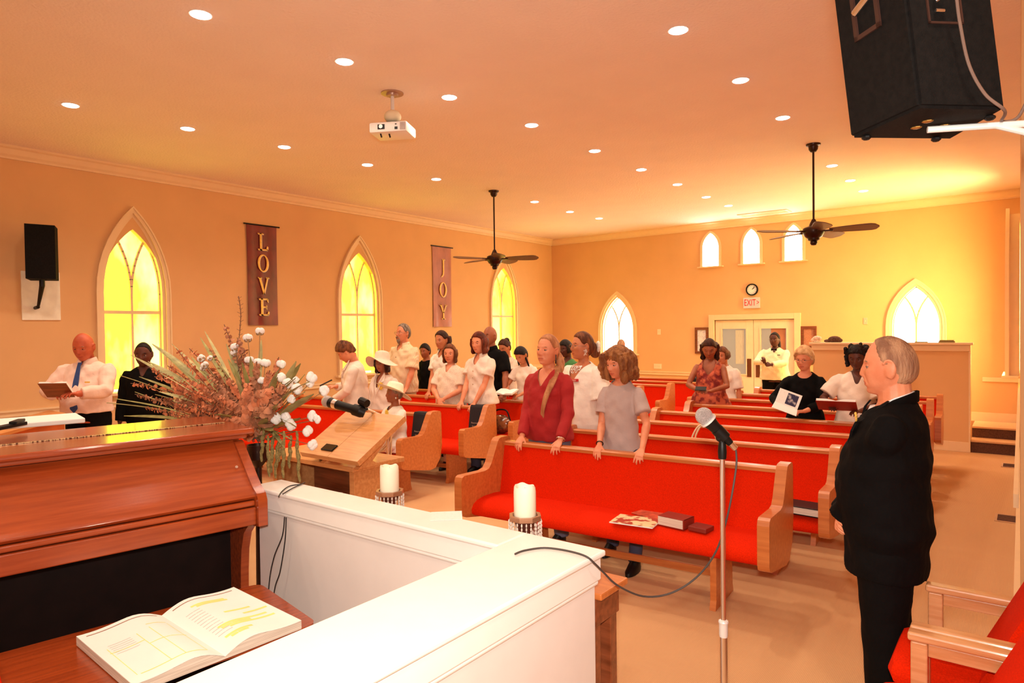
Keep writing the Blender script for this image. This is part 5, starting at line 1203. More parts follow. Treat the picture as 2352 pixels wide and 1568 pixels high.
    if sp.get('glasses'):
        gm_ = MB()
        for q in (-1, 1):
            n = 16; c = (q * .032, -.004); inn = [(c[0] + math.cos(2 * PI * i / n) * .0215, c[1] + math.sin(2 * PI * i / n) * .0155) for i in range(n)]; out = [(c[0] + math.cos(2 * PI * i / n) * .0235, c[1] + math.sin(2 * PI * i / n) * .0175) for i in range(n)]
            gm_.strip(inn, out, 'y', -.0955, -.0935, True); gm_.tube([(q * .0545, -.094, 0), (q * .074, -.078, .002), (q * .083, .0, -.002), (q * .082, .02, -.012)], .0016, 6)
        gm_.tube([(-.010, -.096, 0), (0, -.101, .002), (.010, -.096, 0)], .0014, 6)
        child('glasses', gm_, mat('glasses_metal', (.30, .20, .15), .3, .7), HT)
    # hats
    if sp.get('hat'):
        hm = MB(); n = 48; hk = sp['hat']; V = []; f = []
        prof = [(.001, .175, 0), (.045, .172, 0), (.078, .160, 0), (.092, .13, 0), (.097, .09, 0), (.100, .055, 0), (.125, .045, .3), (.17, .035, 1), (.205, .030, 1.3)]
        if hk == 'big': prof = [(.001, .165, 0), (.05, .162, 0), (.082, .15, 0), (.096, .12, 0), (.102, .08, 0), (.104, .058, 0), (.13, .050, .2), (.18, .045, .8), (.225, .045, 1.2)]
        for side_ in (0, 1):
            for (r_, z, wv) in prof:
                for j in range(n):
                    a = 2 * PI * j / n
                    if hk == 'wavy': dz = -.075 * wv * max(0, math.cos(a + .3)) ** 2 - .02 * wv * max(0, -math.cos(a)) + .012 * wv * math.cos(3 * a) + .03 * wv * max(0, -math.sin(a))
                    else: dz = -.045 * wv * math.sin(a) + .01 * wv * math.cos(2 * a)
                    V.append((math.cos(a) * (r_ - side_ * .003), math.sin(a) * (r_ * 1.08 - side_ * .003), z + dz - side_ * .004))
        k = len(prof); 
        for sd in (0, 1):
            o_ = sd * k * n
            for i in range(k - 1):
                for j in range(n): f.append((o_ + i * n + j, o_ + i * n + (j + 1) % n, o_ + (i + 1) * n + (j + 1) % n, o_ + (i + 1) * n + j))
        for j in range(n): f.append(((k - 1) * n + j, (k - 1) * n + (j + 1) % n, k * n + (k - 1) * n + (j + 1) % n, k * n + (k - 1) * n + j))
        hm.add(V, f); child('hat', hm, mat('hat_straw_' + hk, (.93, .72, .56) if hk == 'wavy' else (.93, .86, .66), .8, var=.04, scale=40, bump=.3, bscale=200), HT @ Matrix.Rotation(sp.get('hattilt', -.08), 4, 'X') @ Matrix.Translation((0, .0, -.012)))
    # clothes
    top = sp.get('top')
    if top:
        m = MB(); z0 = top.get('z0', .84); off = top.get('off', .012)
        m.loft(torso_rings(sp, off, z0, 1.46 if not top.get('high') else 1.475, flare=top.get('flare', .0), loose=top.get('loose', .012)), 28)
        if f_:
            bu = sp.get('bust', 1)
            for q in (-1, 1): m.ball((q * .060 * w, -.070 * sp.get('d', w), 1.25), (.080 * w, .062 * bu, .080), 14)
            m.ball((0, -.062 * sp.get('d', w), 1.24), (.115 * w, .066 * bu, .105), 14)
        m.xf(T0)
        sl_ = top.get('sleeve', 1.0)       # 0 none, .5 short, 2 to the wrist
        so = top.get('so', .010)
        for q, S, Eb, Wr in arms:
            if sl_ <= 0: continue
            r0 = .054 * ar + so + .003
            P = [S + Vector((-q * .05, 0, .004)), S + Vector((-q * .004, 0, -.004)), S.lerp(Eb, .12), S.lerp(Eb, .25)]; R = [.034 + so * .6, r0 * .86, r0 * .96, r0]
            if sl_ <= 1: P.append(S.lerp(Eb, .25 + .75 * sl_)); R.append(r0 + top.get('sf', .004)); 
            else:
                P += [S.lerp(Eb, .6), Eb, Eb.lerp(Wr, .5), Eb.lerp(Wr, sl_ - 1)]; R += [.048 * ar + so, .045 * ar + so, .040 * ar + so + .002, .034 * ar + so + top.get('cuff', 0)]
            m.tube(P, R, 14)
        m.xf(SM); me2 = remeshed(m, max(voxel * 1.3, .0075), 'top', top['mat'] if isinstance(top['mat'], list) else [top['mat']], 3); wrinkle(me2, top.get('wr', .0022) * 1.5 * s)
        ne = top.get('neck', ('round', .03)); Ti = (SM @ T0).inverted(); kind = ne[0]; dp = ne[1]
        def keep(c):
            p = Ti @ c
            if kind == 'closed': return True
            zf = 1.452
            if abs(p.x) < .16 and p.z > 1.25 - dp:
                wid = ne[2] if len(ne) > 2 else .07
                if kind == 'V': lim = zf - dp * max(0, 1 - abs(p.x) / wid) if p.y < .02 else 1.462
                else: lim = zf - dp * math.sqrt(max(0, 1 - (p.x / wid) ** 2)) if p.y < .02 else 1.462
                if p.z > lim: return False
            return True
        cut_faces(me2, keep); soften_rim(me2)
        o = bpy.data.objects.new(top.get('name', 'shirt'), me2); COL.objects.link(o); o.parent = root; sp['_top'] = o
        if top.get('label'): o['label'] = top['label']
    bt_ = sp.get('bottom')
    if bt_ and not sit:
        m = MB(); zt = bt_.get('z1', 1.0)
        if bt_['kind'] == 'skirt':
            zb = bt_.get('z0', .45); m.loft([(0, 0, z, np.interp(z, [zb, .9, zt], [.20 * w, .19 * w, .160 * w]) + bt_.get('flare', .0) * (zt - z), np.interp(z, [zb, .9, zt], [.16 * w, .135 * w, .118 * w]) + bt_.get('flare', 0) * (zt - z)) for z in np.linspace(zb, zt, 12)], 28)
        else:
            m.loft([r for r in torso_rings(sp, .012, .84, zt)], 24)
            lw = sp.get('legw', 1)
            for q in (-1, 1):
                x0 = .088 * w + (sp.get('stance', 0) if q > 0 else 0)
                fw = sp.get('fwdfoot', 0) if q > 0 else 0; m.tube([(q * .088 * w, .01, .90), (q * (.3 * .088 * w + .7 * x0), .005 + fw * .15, .78), (q * (x0 + .006), fw * .5, .50), (q * (x0 + .012), .005 + fw * .75, .30), (q * (x0 + .014), .01 + fw, .06)], [.095 * w, .092 * w * lw, .072 * w * lw, .065 * w * lw, .060 * w * lw], 16)
        m.xf(SM); me2 = remeshed(m, .011, 'trousers', [bt_['mat']], 3); wrinkle(me2, .002 * s)
        o = bpy.data.objects.new('skirt' if bt_['kind'] == 'skirt' else 'trousers', me2); COL.objects.link(o); o.parent = root
        if bt_['kind'] == 'skirt':
            m = MB()
            for q in (-1, 1): m.tube([(q * .085, .01, .62), (q * .09, .01, .42), (q * .095, .02, .28), (q * .10, .02, .06)], [.06, .048, .046, .034], 12)
            child('leg', m, msk)
        for q in (-1, 1):
            m = MB(); xf = q * .10 + (sp.get('stance', 0) if q > 0 else 0); fw = sp.get('fwdfoot', 0) if q > 0 else 0; m.loft([(xf, -.05 + fw, .003, .042, .125), (xf, -.05 + fw, .03, .045, .125), (xf, -.03 + fw, .055, .040, .095), (xf, .005 + fw, .085, .036, .055), (xf, .012 + fw, .10, .034, .045)], 16)
            child('shoe', m, M_BLACK)
    if sit:
        m = MB(); zt = .92 - drop
        for q in (-1, 1):
            m.tube([(q * .09, .02, zt + .02), (q * .10, -.18, zt + .03), (q * .10, -.42, zt + .02), (q * .10, -.46, zt - .06), (q * .10, -.44, zt - .30), (q * .10, -.44, .10)], [.10, .095, .072, .068, .056, .045], 14)
        m.ball((0, .0, zt + .03), (.175 * w, .13, .10), 14); m.xf(SM)
        me2 = remeshed(m, .010, 'trousers', [sp['bottom']['mat']], 3); wrinkle(me2, .003 * s); o = bpy.data.objects.new('trousers', me2); COL.objects.link(o); o.parent = root
        for q in (-1, 1): m = MB(); m.loft([(q * .10, -.50, .003, .04, .11), (q * .10, -.50, .03, .043, .11), (q * .10, -.46, .06, .036, .07), (q * .10, -.45, .10, .03, .04)], 14); child('shoe', m, M_PAPER)
    root['s'] = s
    return root, dict(HT=SM @ HT, T0=SM @ T0, S=SM, arms=arms, child=child, s=s, inv=inv)
def place(u, v, y=None, z=None):
    """floor point under a head top seen at (u,v): at plane Y or camera depth z; returns (X,Y), height"""
    p = onY(u, v, y) if y else tuple(Q(u, v, z)); return (p[0], p[1]), p[2]
def RH(P, k, u, q, z=.925):
    y = P[k][1] + .06
    for _ in range(6): x = onY(u, 930, y)[0]; y = P[k][1] + math.tan(math.radians(P[k][2])) * (x - P[k][0]) + .085
    return gr(('w', (x, y, z)), q)
def row(P, k, u, v, d=.34):
    y = P[k][1] + d
    for _ in range(6): x = onY(u, v, y)[0]; y = P[k][1] + math.tan(math.radians(P[k][2])) * (x - P[k][0]) + d
    p = onY(u, v, y); return (p[0], p[1]), p[2]
def collar(ch, T0, matr, spread_=.05, open_=False, z=1.452, r=.064, h=.034, fl=1, tilt=0):
    m = MB(); n = 24; V = []; a0 = .42 if open_ else .12
    for i in range(n + 1):
        a = a0 + (2 * PI - 2 * a0) * i / n; x, y = math.sin(a) * r, -math.cos(a) * r * .95 + .012; fr = max(0, math.cos(a)); dz = -.022 * fr
        for (k, zz) in ((1.0, .012 + dz), (1.0, h + dz), (1.10, h - .002 + dz), (1 + fl * (.34 + .35 * fr), -.012 + dz * 1.5 - .02 * fr)): V.append((x * k, (y - .012) * k + .012, z + zz + tilt * y))
    f = [(4 * i + j, 4 * i + j + 1, 4 * i + 5 + j, 4 * i + 4 + j) for i in range(n) for j in range(3)]
    m.add(V, f); o = ch('collar', m, matr, T0); md = o.modifiers.new('s', 'SOLIDIFY'); md.thickness = .003; return o
def buttons(ch, T0, pts, matr):
    m = MB()
    for p in pts: m.ball(p, (.007, .004, .007), 8)
    return ch('buttons', m, matr, T0)
def tube_child(info, name, pts, r, matr): m = MB(); m.tube(pts, r, 8); return info['child'](name, m, matr)
W_WHITE = cloth('white', (.90, .72, .60)); W_WHITE2 = cloth('white_bright', (.95, .84, .72)); W_CREAM = cloth('cream', (.93, .80, .52)); W_BLACK = cloth('black', (.0035, .0026, .0026), spec=.12); W_RED = cloth('red_knit', (.42, .012, .012)); W_GREY = cloth('grey_tee', (.56, .42, .39)); W_DENIM = cloth('denim', (.16, .15, .22)); W_PLAID = plaid('cloth_plaid', (.84, .54, .29), (.93, .76, .53), 115)
W_NAVY = cloth('navy', (.05, .05, .09)); W_GREEN = cloth('green', (.06, .22, .06)); W_FLORAL = mat('cloth_floral', (.62, .12, .05), .8, scale=16, col2=(.24, .02, .015), contrast=(.42, .56), bump=.3, bscale=14); W_LACE = mat('cloth_lace', (.92, .76, .60), .85, scale=110, col2=(.82, .60, .46), contrast=(.4, .6)); W_CAMO = mat('cloth_pattern', (.34, .22, .12), .8, scale=22, col2=(.12, .07, .04), contrast=(.4, .55)); W_SKP = mat('cloth_skirt_print', (.28, .10, .06), .8, scale=26, col2=(.05, .02, .02), contrast=(.42, .56)); W_TAN = cloth('tan', (.55, .33, .17))
fr = math.radians
RAILZ = .90
def rail_hand(u, v, y, up=.035): p = onY(u, v, y); return p
DEF = {}
# --- man in black suit, nearest
pos, h = place(2034, 782, z=3.12)
r, i = person('man in a black suit with thinning hair, seen in profile at the right', pos, fr(-86), h, dict(sex='m', skin='light', w=1.06, d=1.10, belly=.03, age=1, nose=.86, neck=1.12, jaw=.85, ear=1.22, hs=1.06, lean=fr(-2.5), hair=('thin', 'short', dict(t=.006, front=.098, side=.018, ears=-.004)), head=(0, .05, 0), brow='thin', legw=1.28,
    handL=((.03, -.185, .90), (.5, 1.5, 0), (-.9, -.1, -.35), (0, -1, .2), .5), handR=((-.03, -.19, .89), (-.5, 1.5, 0), (.9, -.1, -.35), (0, -1, .2), .5),
    top=dict(mat=W_BLACK, z0=.67, off=.028, loose=.03, sleeve=1.96, so=.019, cuff=.004, neck=('V', .25, .10), name='suit_jacket', wr=.003), bottom=dict(kind='t', mat=W_BLACK)), .0045)
T0, ch, HTm = i['T0'], i['child'], i['HT']
TT = Matrix.Scale(1 / i['s'], 4) @ T0
shirt = MB(); shirt.loft([(0, -.004, z, np.interp(z, [1.15, 1.40, 1.44], [.15, .10, .074]), np.interp(z, [1.15, 1.40, 1.44], [.135, .092, .072])) for z in np.arange(1.15, 1.441, .03)], 24); ch('shirt', shirt, cloth('shirt_white', (.95, .93, .95)), TT)
collar(ch, TT, MATS['cloth_shirt_white'], r=.076, z=1.432, h=.032, fl=.3, tilt=.42)
collar(ch, TT, W_BLACK, r=.090, z=1.420, h=.036, open_=True, fl=.35, tilt=.5)
tie = MB().add([(-.016, -.088, 1.445), (.016, -.088, 1.445), (.013, -.108, 1.415), (-.013, -.108, 1.415), (-.03, -.150, 1.20), (.03, -.150, 1.20), (-.016, -.080, 1.445), (.016, -.080, 1.445), (.013, -.098, 1.415), (-.013, -.098, 1.415), (-.03, -.140, 1.20), (.03, -.140, 1.20)], [(0, 1, 2, 3), (3, 2, 5, 4), (7, 6, 9, 8), (8, 9, 10, 11), (0, 6, 7, 1), (4, 5, 11, 10), (0, 3, 9, 6), (1, 7, 8, 2), (3, 4, 10, 9), (2, 8, 11, 5)]); ch('tie', tie, W_BLACK, TT, smooth=False)
lap = MB()
for q in (-1, 1):
    P = [(q * .088, .0, 1.455), (q * .112, -.01, 1.445), (q * .128, -.095, 1.36), (q * .104, -.125, 1.345), (q * .114, -.138, 1.31), (q * .015, -.172, 1.15), (q * .066, -.120, 1.36)]
    V = [Vector(p) for p in P] + [Vector(p) + Vector((0, -.010, .002)) for p in P]; n = len(P)
    lap.add(V, [tuple(range(n)), tuple(range(2 * n - 1, n - 1, -1))] + [(k, (k + 1) % n, n + (k + 1) % n, n + k) for k in range(n)])
ch('lapel', lap, cloth('lapel', (.006, .0045, .0045), spec=.15), TT, smooth=False)
pin = MB().ball((.092, -.130, 1.375), (.016, .006, .011), 10).ball((.082, -.134, 1.385), (.010, .006, .009), 8).ball((.100, -.128, 1.362), (.008, .005, .012), 8); ch('lapel_pin', pin, M_GOLD, TT)
def lapels(info, matr, dy=0, zb=1.17):
    lap = MB(); TT_ = Matrix.Scale(1 / info['s'], 4) @ info['T0']
    for q in (-1, 1):
        P = [(q * .062, -.040, 1.475), (q * .092, -.055, 1.44), (q * .112, -.110, 1.36), (q * .084, -.135, 1.345), (q * .094, -.150, 1.31), (q * .02, -.172, zb), (q * .046, -.135, 1.36)]
        P = [(a, b + dy, c) for a, b, c in P]; V = [Vector(p) for p in P] + [Vector(p) + Vector((0, -.008, .002)) for p in P]; n = len(P)
        lap.add(V, [tuple(range(n)), tuple(range(2 * n - 1, n - 1, -1))] + [(k, (k + 1) % n, n + (k + 1) % n, n + k) for k in range(n)])
    info['child']('lapel', lap, matr, TT_, smooth=False)
# --- woman in red sweater, hands on the front pew
HR, HL = onY(1192, 1014, 4.60), onY(1290, 1026, 4.66)
pos, h = row(RP, 0, 1258, 772)
def on_rail(u, v, y, dz=.03): p = onY(u, v, y); return ('w', (p[0], y, RAILZ + dz))
gr = lambda wp, q: (wp, (q * .45, 1, -.1), (q * -.05, -.80, -.60), (0, -.6, .8), .40)
r, i = person('woman in a dark red sweater with long strawberry hair, hands on the pew rail', pos, fr(3), h, dict(sex='f', skin='light', w=1.06, d=1.1, belly=.02, age=.9, nose=1.05, hs=1.03, hair=('strawb', 'longpony', dict(t=.008, front=.082, ears=.0)), head=(fr(-8), fr(-4), fr(2)),
    handL=RH(RP, 0, 1286, 1, .935), handR=RH(RP, 0, 1198, -1, .935),
    top=dict(mat=W_RED, z0=.86, off=.014, loose=.02, sleeve=1.92, so=.012, neck=('V', .15, .07), name='sweater', wr=.003), bottom=dict(kind='t', mat=W_DENIM)), .005)
TT = Matrix.Scale(1 / i['s'], 4) @ i['T0']; m = MB()
for k in range(9): dx = (k - 4) * .006; m.tube(smooth_path([(.085 + dx, .02, 1.47), (.10 + dx, -.09, 1.36), (.075 + dx * .8, -.155, 1.24), (.045 + dx * .5, -.165, 1.12), (.03 + dx * .3, -.15, 1.02 - .01 * (k % 3)), (.015, -.15, .97)], 5), [.008] * 8 + [.007] * 10 + [.005] * 7 + [.002], 6)
i['child']('long_hair_strand', m, hairmat('strawb'), TT)
m = MB().tube([(.082, .0, -.03), (.084, .0, -.075)], .004, 6).ball((.084, 0, -.085), (.007, .004, .015), 8); i['child']('earring', m, M_BRONZE, Matrix.Scale(1 / i['s'], 4) @ i['HT'])
q, S_, E_, W_ = i['arms'][0]; dd = (W_ - E_).normalized(); m = MB(); u_ = dd.orthogonal().normalized(); v_ = dd.cross(u_); m.tube([W_ - dd * .01 + (u_ * math.cos(a) + v_ * math.sin(a)) * .034 for a in np.linspace(0, 2 * PI, 20)], .004, 6); i['child']('bracelet', m, M_CHROME)
# --- girl in grey T-shirt
pos, h = row(RP, 0, 1425, 800)
r, i = person('girl in a grey T-shirt with big puffy brown hair, hands on the pew rail', pos, fr(6), h, dict(sex='f', skin='light', w=.86, d=.86, hs=.98, bust=.7, stance=.13, fwdfoot=-.30, hair=('puff', 'puff', dict(t=.02, front=.06, ears=-.03)), head=(fr(-22), fr(10), 0),
    handL=RH(RP, 0, 1474, 1), handR=RH(RP, 0, 1376, -1),
    top=dict(mat=W_GREY, z0=.80, off=.012, loose=.016, sleeve=.55, so=.014, sf=.008, neck=('round', .035, .075), name='t_shirt', wr=.003), bottom=dict(kind='t', mat=W_NAVY)), .005)
q, S_, E_, W_ = i['arms'][1]; dd = (W_ - E_).normalized(); m = MB(); u_ = dd.orthogonal().normalized(); v_ = dd.cross(u_); m.tube([W_ - dd * .02 + (u_ * math.cos(a) + v_ * math.sin(a)) * .027 for a in np.linspace(0, 2 * PI, 20)], .004, 6); i['child']('wristband', m, M_BLACK)
# --- woman in white dress with necklace
pos, h = row(RP, 1, 1338, 766)
r, i = person('woman in a white V-neck dress with sparkling necklace and big earrings', pos, fr(-14), h, dict(sex='f', skin='tan', w=1.22, d=1.25, bust=.55, belly=.03, age=.4, glasses=1, hs=1.04, hair=('brown', 'lowbun', dict(t=.010, front=.072, ears=.0)), head=(fr(-22), fr(-3), 0),
    top=dict(mat=W_WHITE2, z0=.62, off=.014, loose=.025, sleeve=.85, so=.03, sf=.03, neck=('V', .20, .10), name='dress', wr=.0015), handL=((.30, -.05, .80), (.5, 1, 0), (0, -.1, -1), (1, 0, 0), .3), handR=((-.30, -.05, .80), (-.5, 1, 0), (0, -.1, -1), (-1, 0, 0), .3), bottom=dict(kind='skirt', mat=W_WHITE2)), .006)
TT = Matrix.Scale(1 / i['s'], 4) @ i['T0']; HT_ = Matrix.Scale(1 / i['s'], 4) @ i['HT']; m = MB(); rr = random.Random(2)
for k in range(110):
    a = rr.uniform(-1.1, 1.1); t = rr.random(); x = math.sin(a) * (.062 + .012 * t); y = -.050 - math.cos(a) * (.035 + .045 * t) * 1.1; z = 1.435 - .075 * t * math.cos(a) - .01; m.ball((x, y, z), (.0055,) * 3, 6)
i['child']('necklace', m, M_CHROME, TT)
m = MB()
for q in (-1, 1):
    for k in range(26): m.ball((q * .088 + rr.uniform(-.004, .004), -.002 + rr.uniform(-.014, .014), -.05 + rr.uniform(-.028, .024)), (.0052,) * 3, 6)
i['child']('earring', m, M_CHROME, HT_)
m = MB()
for k in range(12): a = 2 * PI * k / 12; m.ball((.035 + .02 * math.cos(a), .135, .0 + .028 * math.sin(a)), (.022, .012, .022), 8)
i['child']('hair_flower', m, W_WHITE2, HT_)
m = MB().box(.085, .150, -.168, -.140, 1.275, 1.300, .002); o = i['child']('name_tag', m, mat('tag_red', (.60, .01, .012), .4), TT @ Matrix.Rotation(-.05, 4, 'Y'))
m = MB().box(.09, .145, -.1705, -.167, 1.290, 1.2925).box(.093, .141, -.1705, -.167, 1.281, 1.2835); i['child']('tag_lettering', m, M_PAPER, TT @ Matrix.Rotation(-.05, 4, 'Y'))
# --- left block
pos, h = row(LP, 1, 1103, 764)
r, i = person('woman with a dark bob in a white button shirt, both hands on the rail', pos, fr(-2), h, dict(sex='f', skin='light', w=1.06, d=1.06, age=.5, hair=('auburn', 'bob', dict(t=.014, front=.068, ears=-.03)), hlen=-.13, head=(fr(4), fr(6), 0), brow='brown', lids='down',
    handL=RH(LP, 1, 1090, 1), handR=RH(LP, 1, 1060, -1),
    top=dict(mat=W_WHITE, z0=.86, off=.014, loose=.022, sleeve=.5, so=.018, sf=.014, neck=('V', .13, .06), name='shirt', wr=.003, flare=.08), bottom=dict(kind='t', mat=W_NAVY)))
TT = Matrix.Scale(1 / i['s'], 4) @ i['T0']; collar(i['child'], TT, W_WHITE, open_=True); buttons(i['child'], TT, [(.0, -.142, 1.26), (.0, -.150, 1.18), (.0, -.148, 1.10), (.0, -.148, 1.02), (.0, -.155, .94)], W_TAN)
pos, h = row(LP, 1, 1034, 792)
r, i = person('woman with shoulder length brown hair, white lace blouse, hands clasped', pos, fr(14), h, dict(sex='f', skin='light', w=1.12, d=1.16, belly=.03, age=.5, hair=('brown', 'bob', dict(t=.014, front=.070, ears=-.03)), hlen=-.125, head=(fr(10), fr(2), 0),
    handL=((.03, -.26, 1.0), (1, .3, -.3), (-.8, -.4, -.5), (0, -.8, .5), .5), handR=((-.04, -.27, .99), (-1, .3, -.3), (.6, -.4, -.7), (0, -.8, .5), .5),
    top=dict(mat=W_LACE, z0=.76, off=.014, loose=.02, sleeve=.72, so=.014, sf=.006, neck=('V', .11, .05), name='blouse', wr=.0025), bottom=dict(kind='skirt', mat=W_WHITE)))
pos, h = row(LP, 2, 1017, 761)
r, i = person('young woman with dark curly hair tied back in a white short-sleeved blouse', pos, fr(4), h, dict(sex='f', skin='tan', w=.98, hair=('dkbrown', 'curlyback', dict(t=.014, front=.074, ears=.0)), head=(fr(-4), fr(6), 0),
    top=dict(mat=W_WHITE2, z0=.84, off=.012, loose=.012, sleeve=.6, so=.014, sf=.01, neck=('V', .10, .06), name='blouse', wr=.0025), handL=RH(LP, 2, 1016, 1), handR=RH(LP, 2, 985, -1), bottom=dict(kind='t', mat=W_TAN)))
collar(i['child'], Matrix.Scale(1 / i['s'], 4) @ i['T0'], W_WHITE2, open_=True)
pos, h = row(LP, 2, 926, 745)
r, i = person('tall man with glasses and goatee in a pale plaid short-sleeved shirt', pos, fr(2), h, dict(sex='m', skin='light', w=1.05, d=1.1, belly=.03, age=.7, glasses=1, beard='salt', hair=('salt', 'short', dict(t=.009, front=.082, ears=-.005)), head=(fr(-10), fr(-4), 0),
    top=dict(mat=W_PLAID, z0=.80, off=.016, loose=.028, sleeve=.85, so=.022, sf=.016, neck=('V', .09, .06), name='shirt', wr=.0035), handL=RH(LP, 2, 932, 1), handR=RH(LP, 2, 898, -1), bottom=dict(kind='t', mat=W_TAN)))
TT = Matrix.Scale(1 / i['s'], 4) @ i['T0']; collar(i['child'], TT, W_PLAID, open_=True, r=.07); buttons(i['child'], TT, [(.0, -.150, 1.28), (.0, -.158, 1.20), (.0, -.165, 1.12), (.0, -.172, 1.04), (.0, -.170, .96)], M_DKTABLE)
pos, h = row(LP, 3, 978, 790)
person('boy with short black hair in dark clothes, half hidden behind the plaid man', pos, fr(0), h, dict(sex='m', skin='mid', w=.9, hair=('black', 'short', dict(t=.014, front=.062, ears=-.01)), head=(fr(10), fr(8), 0), top=dict(mat=W_BLACK, off=.012, sleeve=.6, neck=('round', .03, .07), name='shirt'), bottom=dict(kind='t', mat=W_TAN)), .008)
pos, h = row(LP, 0, 818, 781)
r, i = person('woman with short grey brown hair in a cream blazer looking down at a phone', pos, fr(-42), h, dict(sex='f', skin='light', w=1.12, d=1.15, age=.8, hair=('brown', 'short', dict(t=.022, front=.058, nape=-.06, ears=-.005, puff=.5, rough=.01)), head=(fr(-4), fr(30), 0), lids='down', lean=fr(5),
    handR=((-.06, -.27, 1.13), (-1, .3, -.6), (.1, -1, .25), (.3, 0, 1), .5), handL=((.10, -.28, .98), (1, .5, -.4), (-.5, -.8, -.4), (.2, -.3, 1), .6),
    top=dict(mat=W_WHITE, z0=.72, off=.022, loose=.03, sleeve=1.9, so=.018, neck=('V', .20, .05), name='blazer', wr=.0035, high=True), bottom=dict(kind='t', mat=W_WHITE)))
lapels(i, W_WHITE, .004)
ph2 = thing('phone', 'black mobile phone in the hand of the woman in the cream blazer', 'phone', (0, 0, 0)); pw = onY(768, 877, 5.02)
m = MB().box(-.042, .042, -.085, .085, 0, .012, .003); m.obj('body', M_BLACK, ph2); hw_ = (i['inv'].inverted() @ i['arms'][1][3]); ph2.location = hw_ + Vector((-.11, -.06, .045)); ph2.rotation_euler = (fr(25), 0, fr(-35))
pos, h = row(LP, 0, 880, 814)
r, i = person('woman in a wavy wide-brimmed pink hat and white jacket with a yellow flower', pos, fr(6), h, dict(sex='f', skin='mid', w=1.08, d=1.1, age=.6, glasses=1, hair=('dkbrown', 'bob', dict(t=.012, front=.06, ears=-.03)), hlen=-.13, hat='wavy', hattilt=-.22, head=(fr(4), fr(0), fr(-6)),
    top=dict(mat=W_WHITE, z0=.72, off=.020, loose=.03, sleeve=1.92, so=.016, neck=('V', .20, .055), name='jacket', wr=.003), bottom=dict(kind='skirt', mat=W_WHITE)))
lapels(i, W_WHITE, -.006)
def flower(info, c, R_, parent_T):
    m = MB()
    for k in range(22): a = 2 * PI * k / 22; d_ = Vector((math.cos(a), 0, math.sin(a))); m.tube([Vector(c) + d_ * .008, Vector(c) + d_ * R_ * .6 + Vector((0, -.006, 0)), Vector(c) + d_ * R_], [.005, .007, .001], 6)
    m.ball(c, (.013, .008, .013), 8); return info['child']('yellow_flower', m, mat('petal_yellow', (.95, .62, .08), .7), parent_T)
flower(i, (.085, -.150, 1.30), .058, Matrix.Scale(1 / i['s'], 4) @ i['T0'])
pos = onY(905, 905, 5.12)[:2]
hs_ = 1.45
r, i = person('elderly woman in a broad cream hat and white suit seated in the front left pew', (pos[0], pos[1]), fr(-12), hs_, dict(sex='f', skin='mid', w=1.08, d=1.12, age=1, hair=('grey', 'short', dict(t=.016, front=.06, ears=-.01, nape=-.07, rough=.008)), hat='big', hattilt=-.22, head=(fr(-10), fr(-4), 0), sit=True, drop=.25,
    handL=((.14, -.35, .90), (1, .5, -.5), (-.2, -1, -.1), (0, 0, 1), .4), handR=((-.10, -.38, .90), (-1, .5, -.5), (.2, -1, -.1), (0, 0, 1), .4),
    top=dict(mat=W_WHITE2, z0=.84, off=.02, loose=.025, sleeve=1.9, so=.018, neck=('V', .08, .05), name='jacket', wr=.0035), bottom=dict(kind='t', mat=W_WHITE2)), .006)
flower(i, (.05, -.140, 1.36), .05, Matrix.Scale(1 / i['s'], 4) @ i['T0'])
m = MB().ball((.083, 0, -.05), (.010, .010, .013), 8).ball((-.083, 0, -.05), (.010, .010, .013), 8); i['child']('earring', m, M_PAPER, Matrix.Scale(1 / i['s'], 4) @ i['HT'])
# her walking frame in front of the pew
wx = onY(885, 1030, 4.35)[0]
wk = thing('walking_frame', 'chrome walking frame with curved side tube before the seated woman', 'walker', (wx - .22, 4.35, 0), 0)
W0 = Vector(wk.location)
A_ = [Vector(onY(u, v, 4.35)) - W0 for u, v in ((866, 1040), (880, 1032), (892, 1018), (898, 1002), (899, 985), (895, 966))]
for dx in (0, -.46):
    P_ = [p + Vector((dx, 0, 0)) for p in A_]
    MB().tube(smooth_path([Vector((P_[0].x - .01, .0, .012)), P_[0] - Vector((.0, 0, .12))] + P_ + [P_[-1] + Vector((-.03, .05, .03))], 5), .011, 10).obj('side_tube', M_CHROME, wk, smooth=True)
    MB().tube([P_[-1] + Vector((-.03, .05, .03)), Vector((P_[-1].x - .20, .16, .012))], .010, 8).obj('leg', M_CHROME, wk, smooth=True)
MB().box(A_[0].x - .42, A_[0].x - .02, -.02, .16, .50, .53, .01).obj('seat', M_BLACK, wk)
pos, h = row(LP, 2, 1126, 751)
r, i = person('bald man in a black polo shirt behind the woman with the dark bob', pos, fr(0), h, dict(sex='m', skin='mid', w=1.08, age=.4, hair=('black', 'none'), head=(fr(-8), fr(-2), 0), top=dict(mat=W_BLACK, z0=.84, off=.014, loose=.02, sleeve=.8, so=.02, neck=('V', .05, .06), name='polo_shirt'), bottom=dict(kind='t', mat=W_TAN),
    handL=RH(LP, 2, 1160, 1), handR=RH(LP, 2, 1122, -1)))
collar(i['child'], Matrix.Scale(1 / i['s'], 4) @ i['T0'], W_BLACK, open_=True, r=.07)
pos, h = row(LP, 3, 1164, 778)
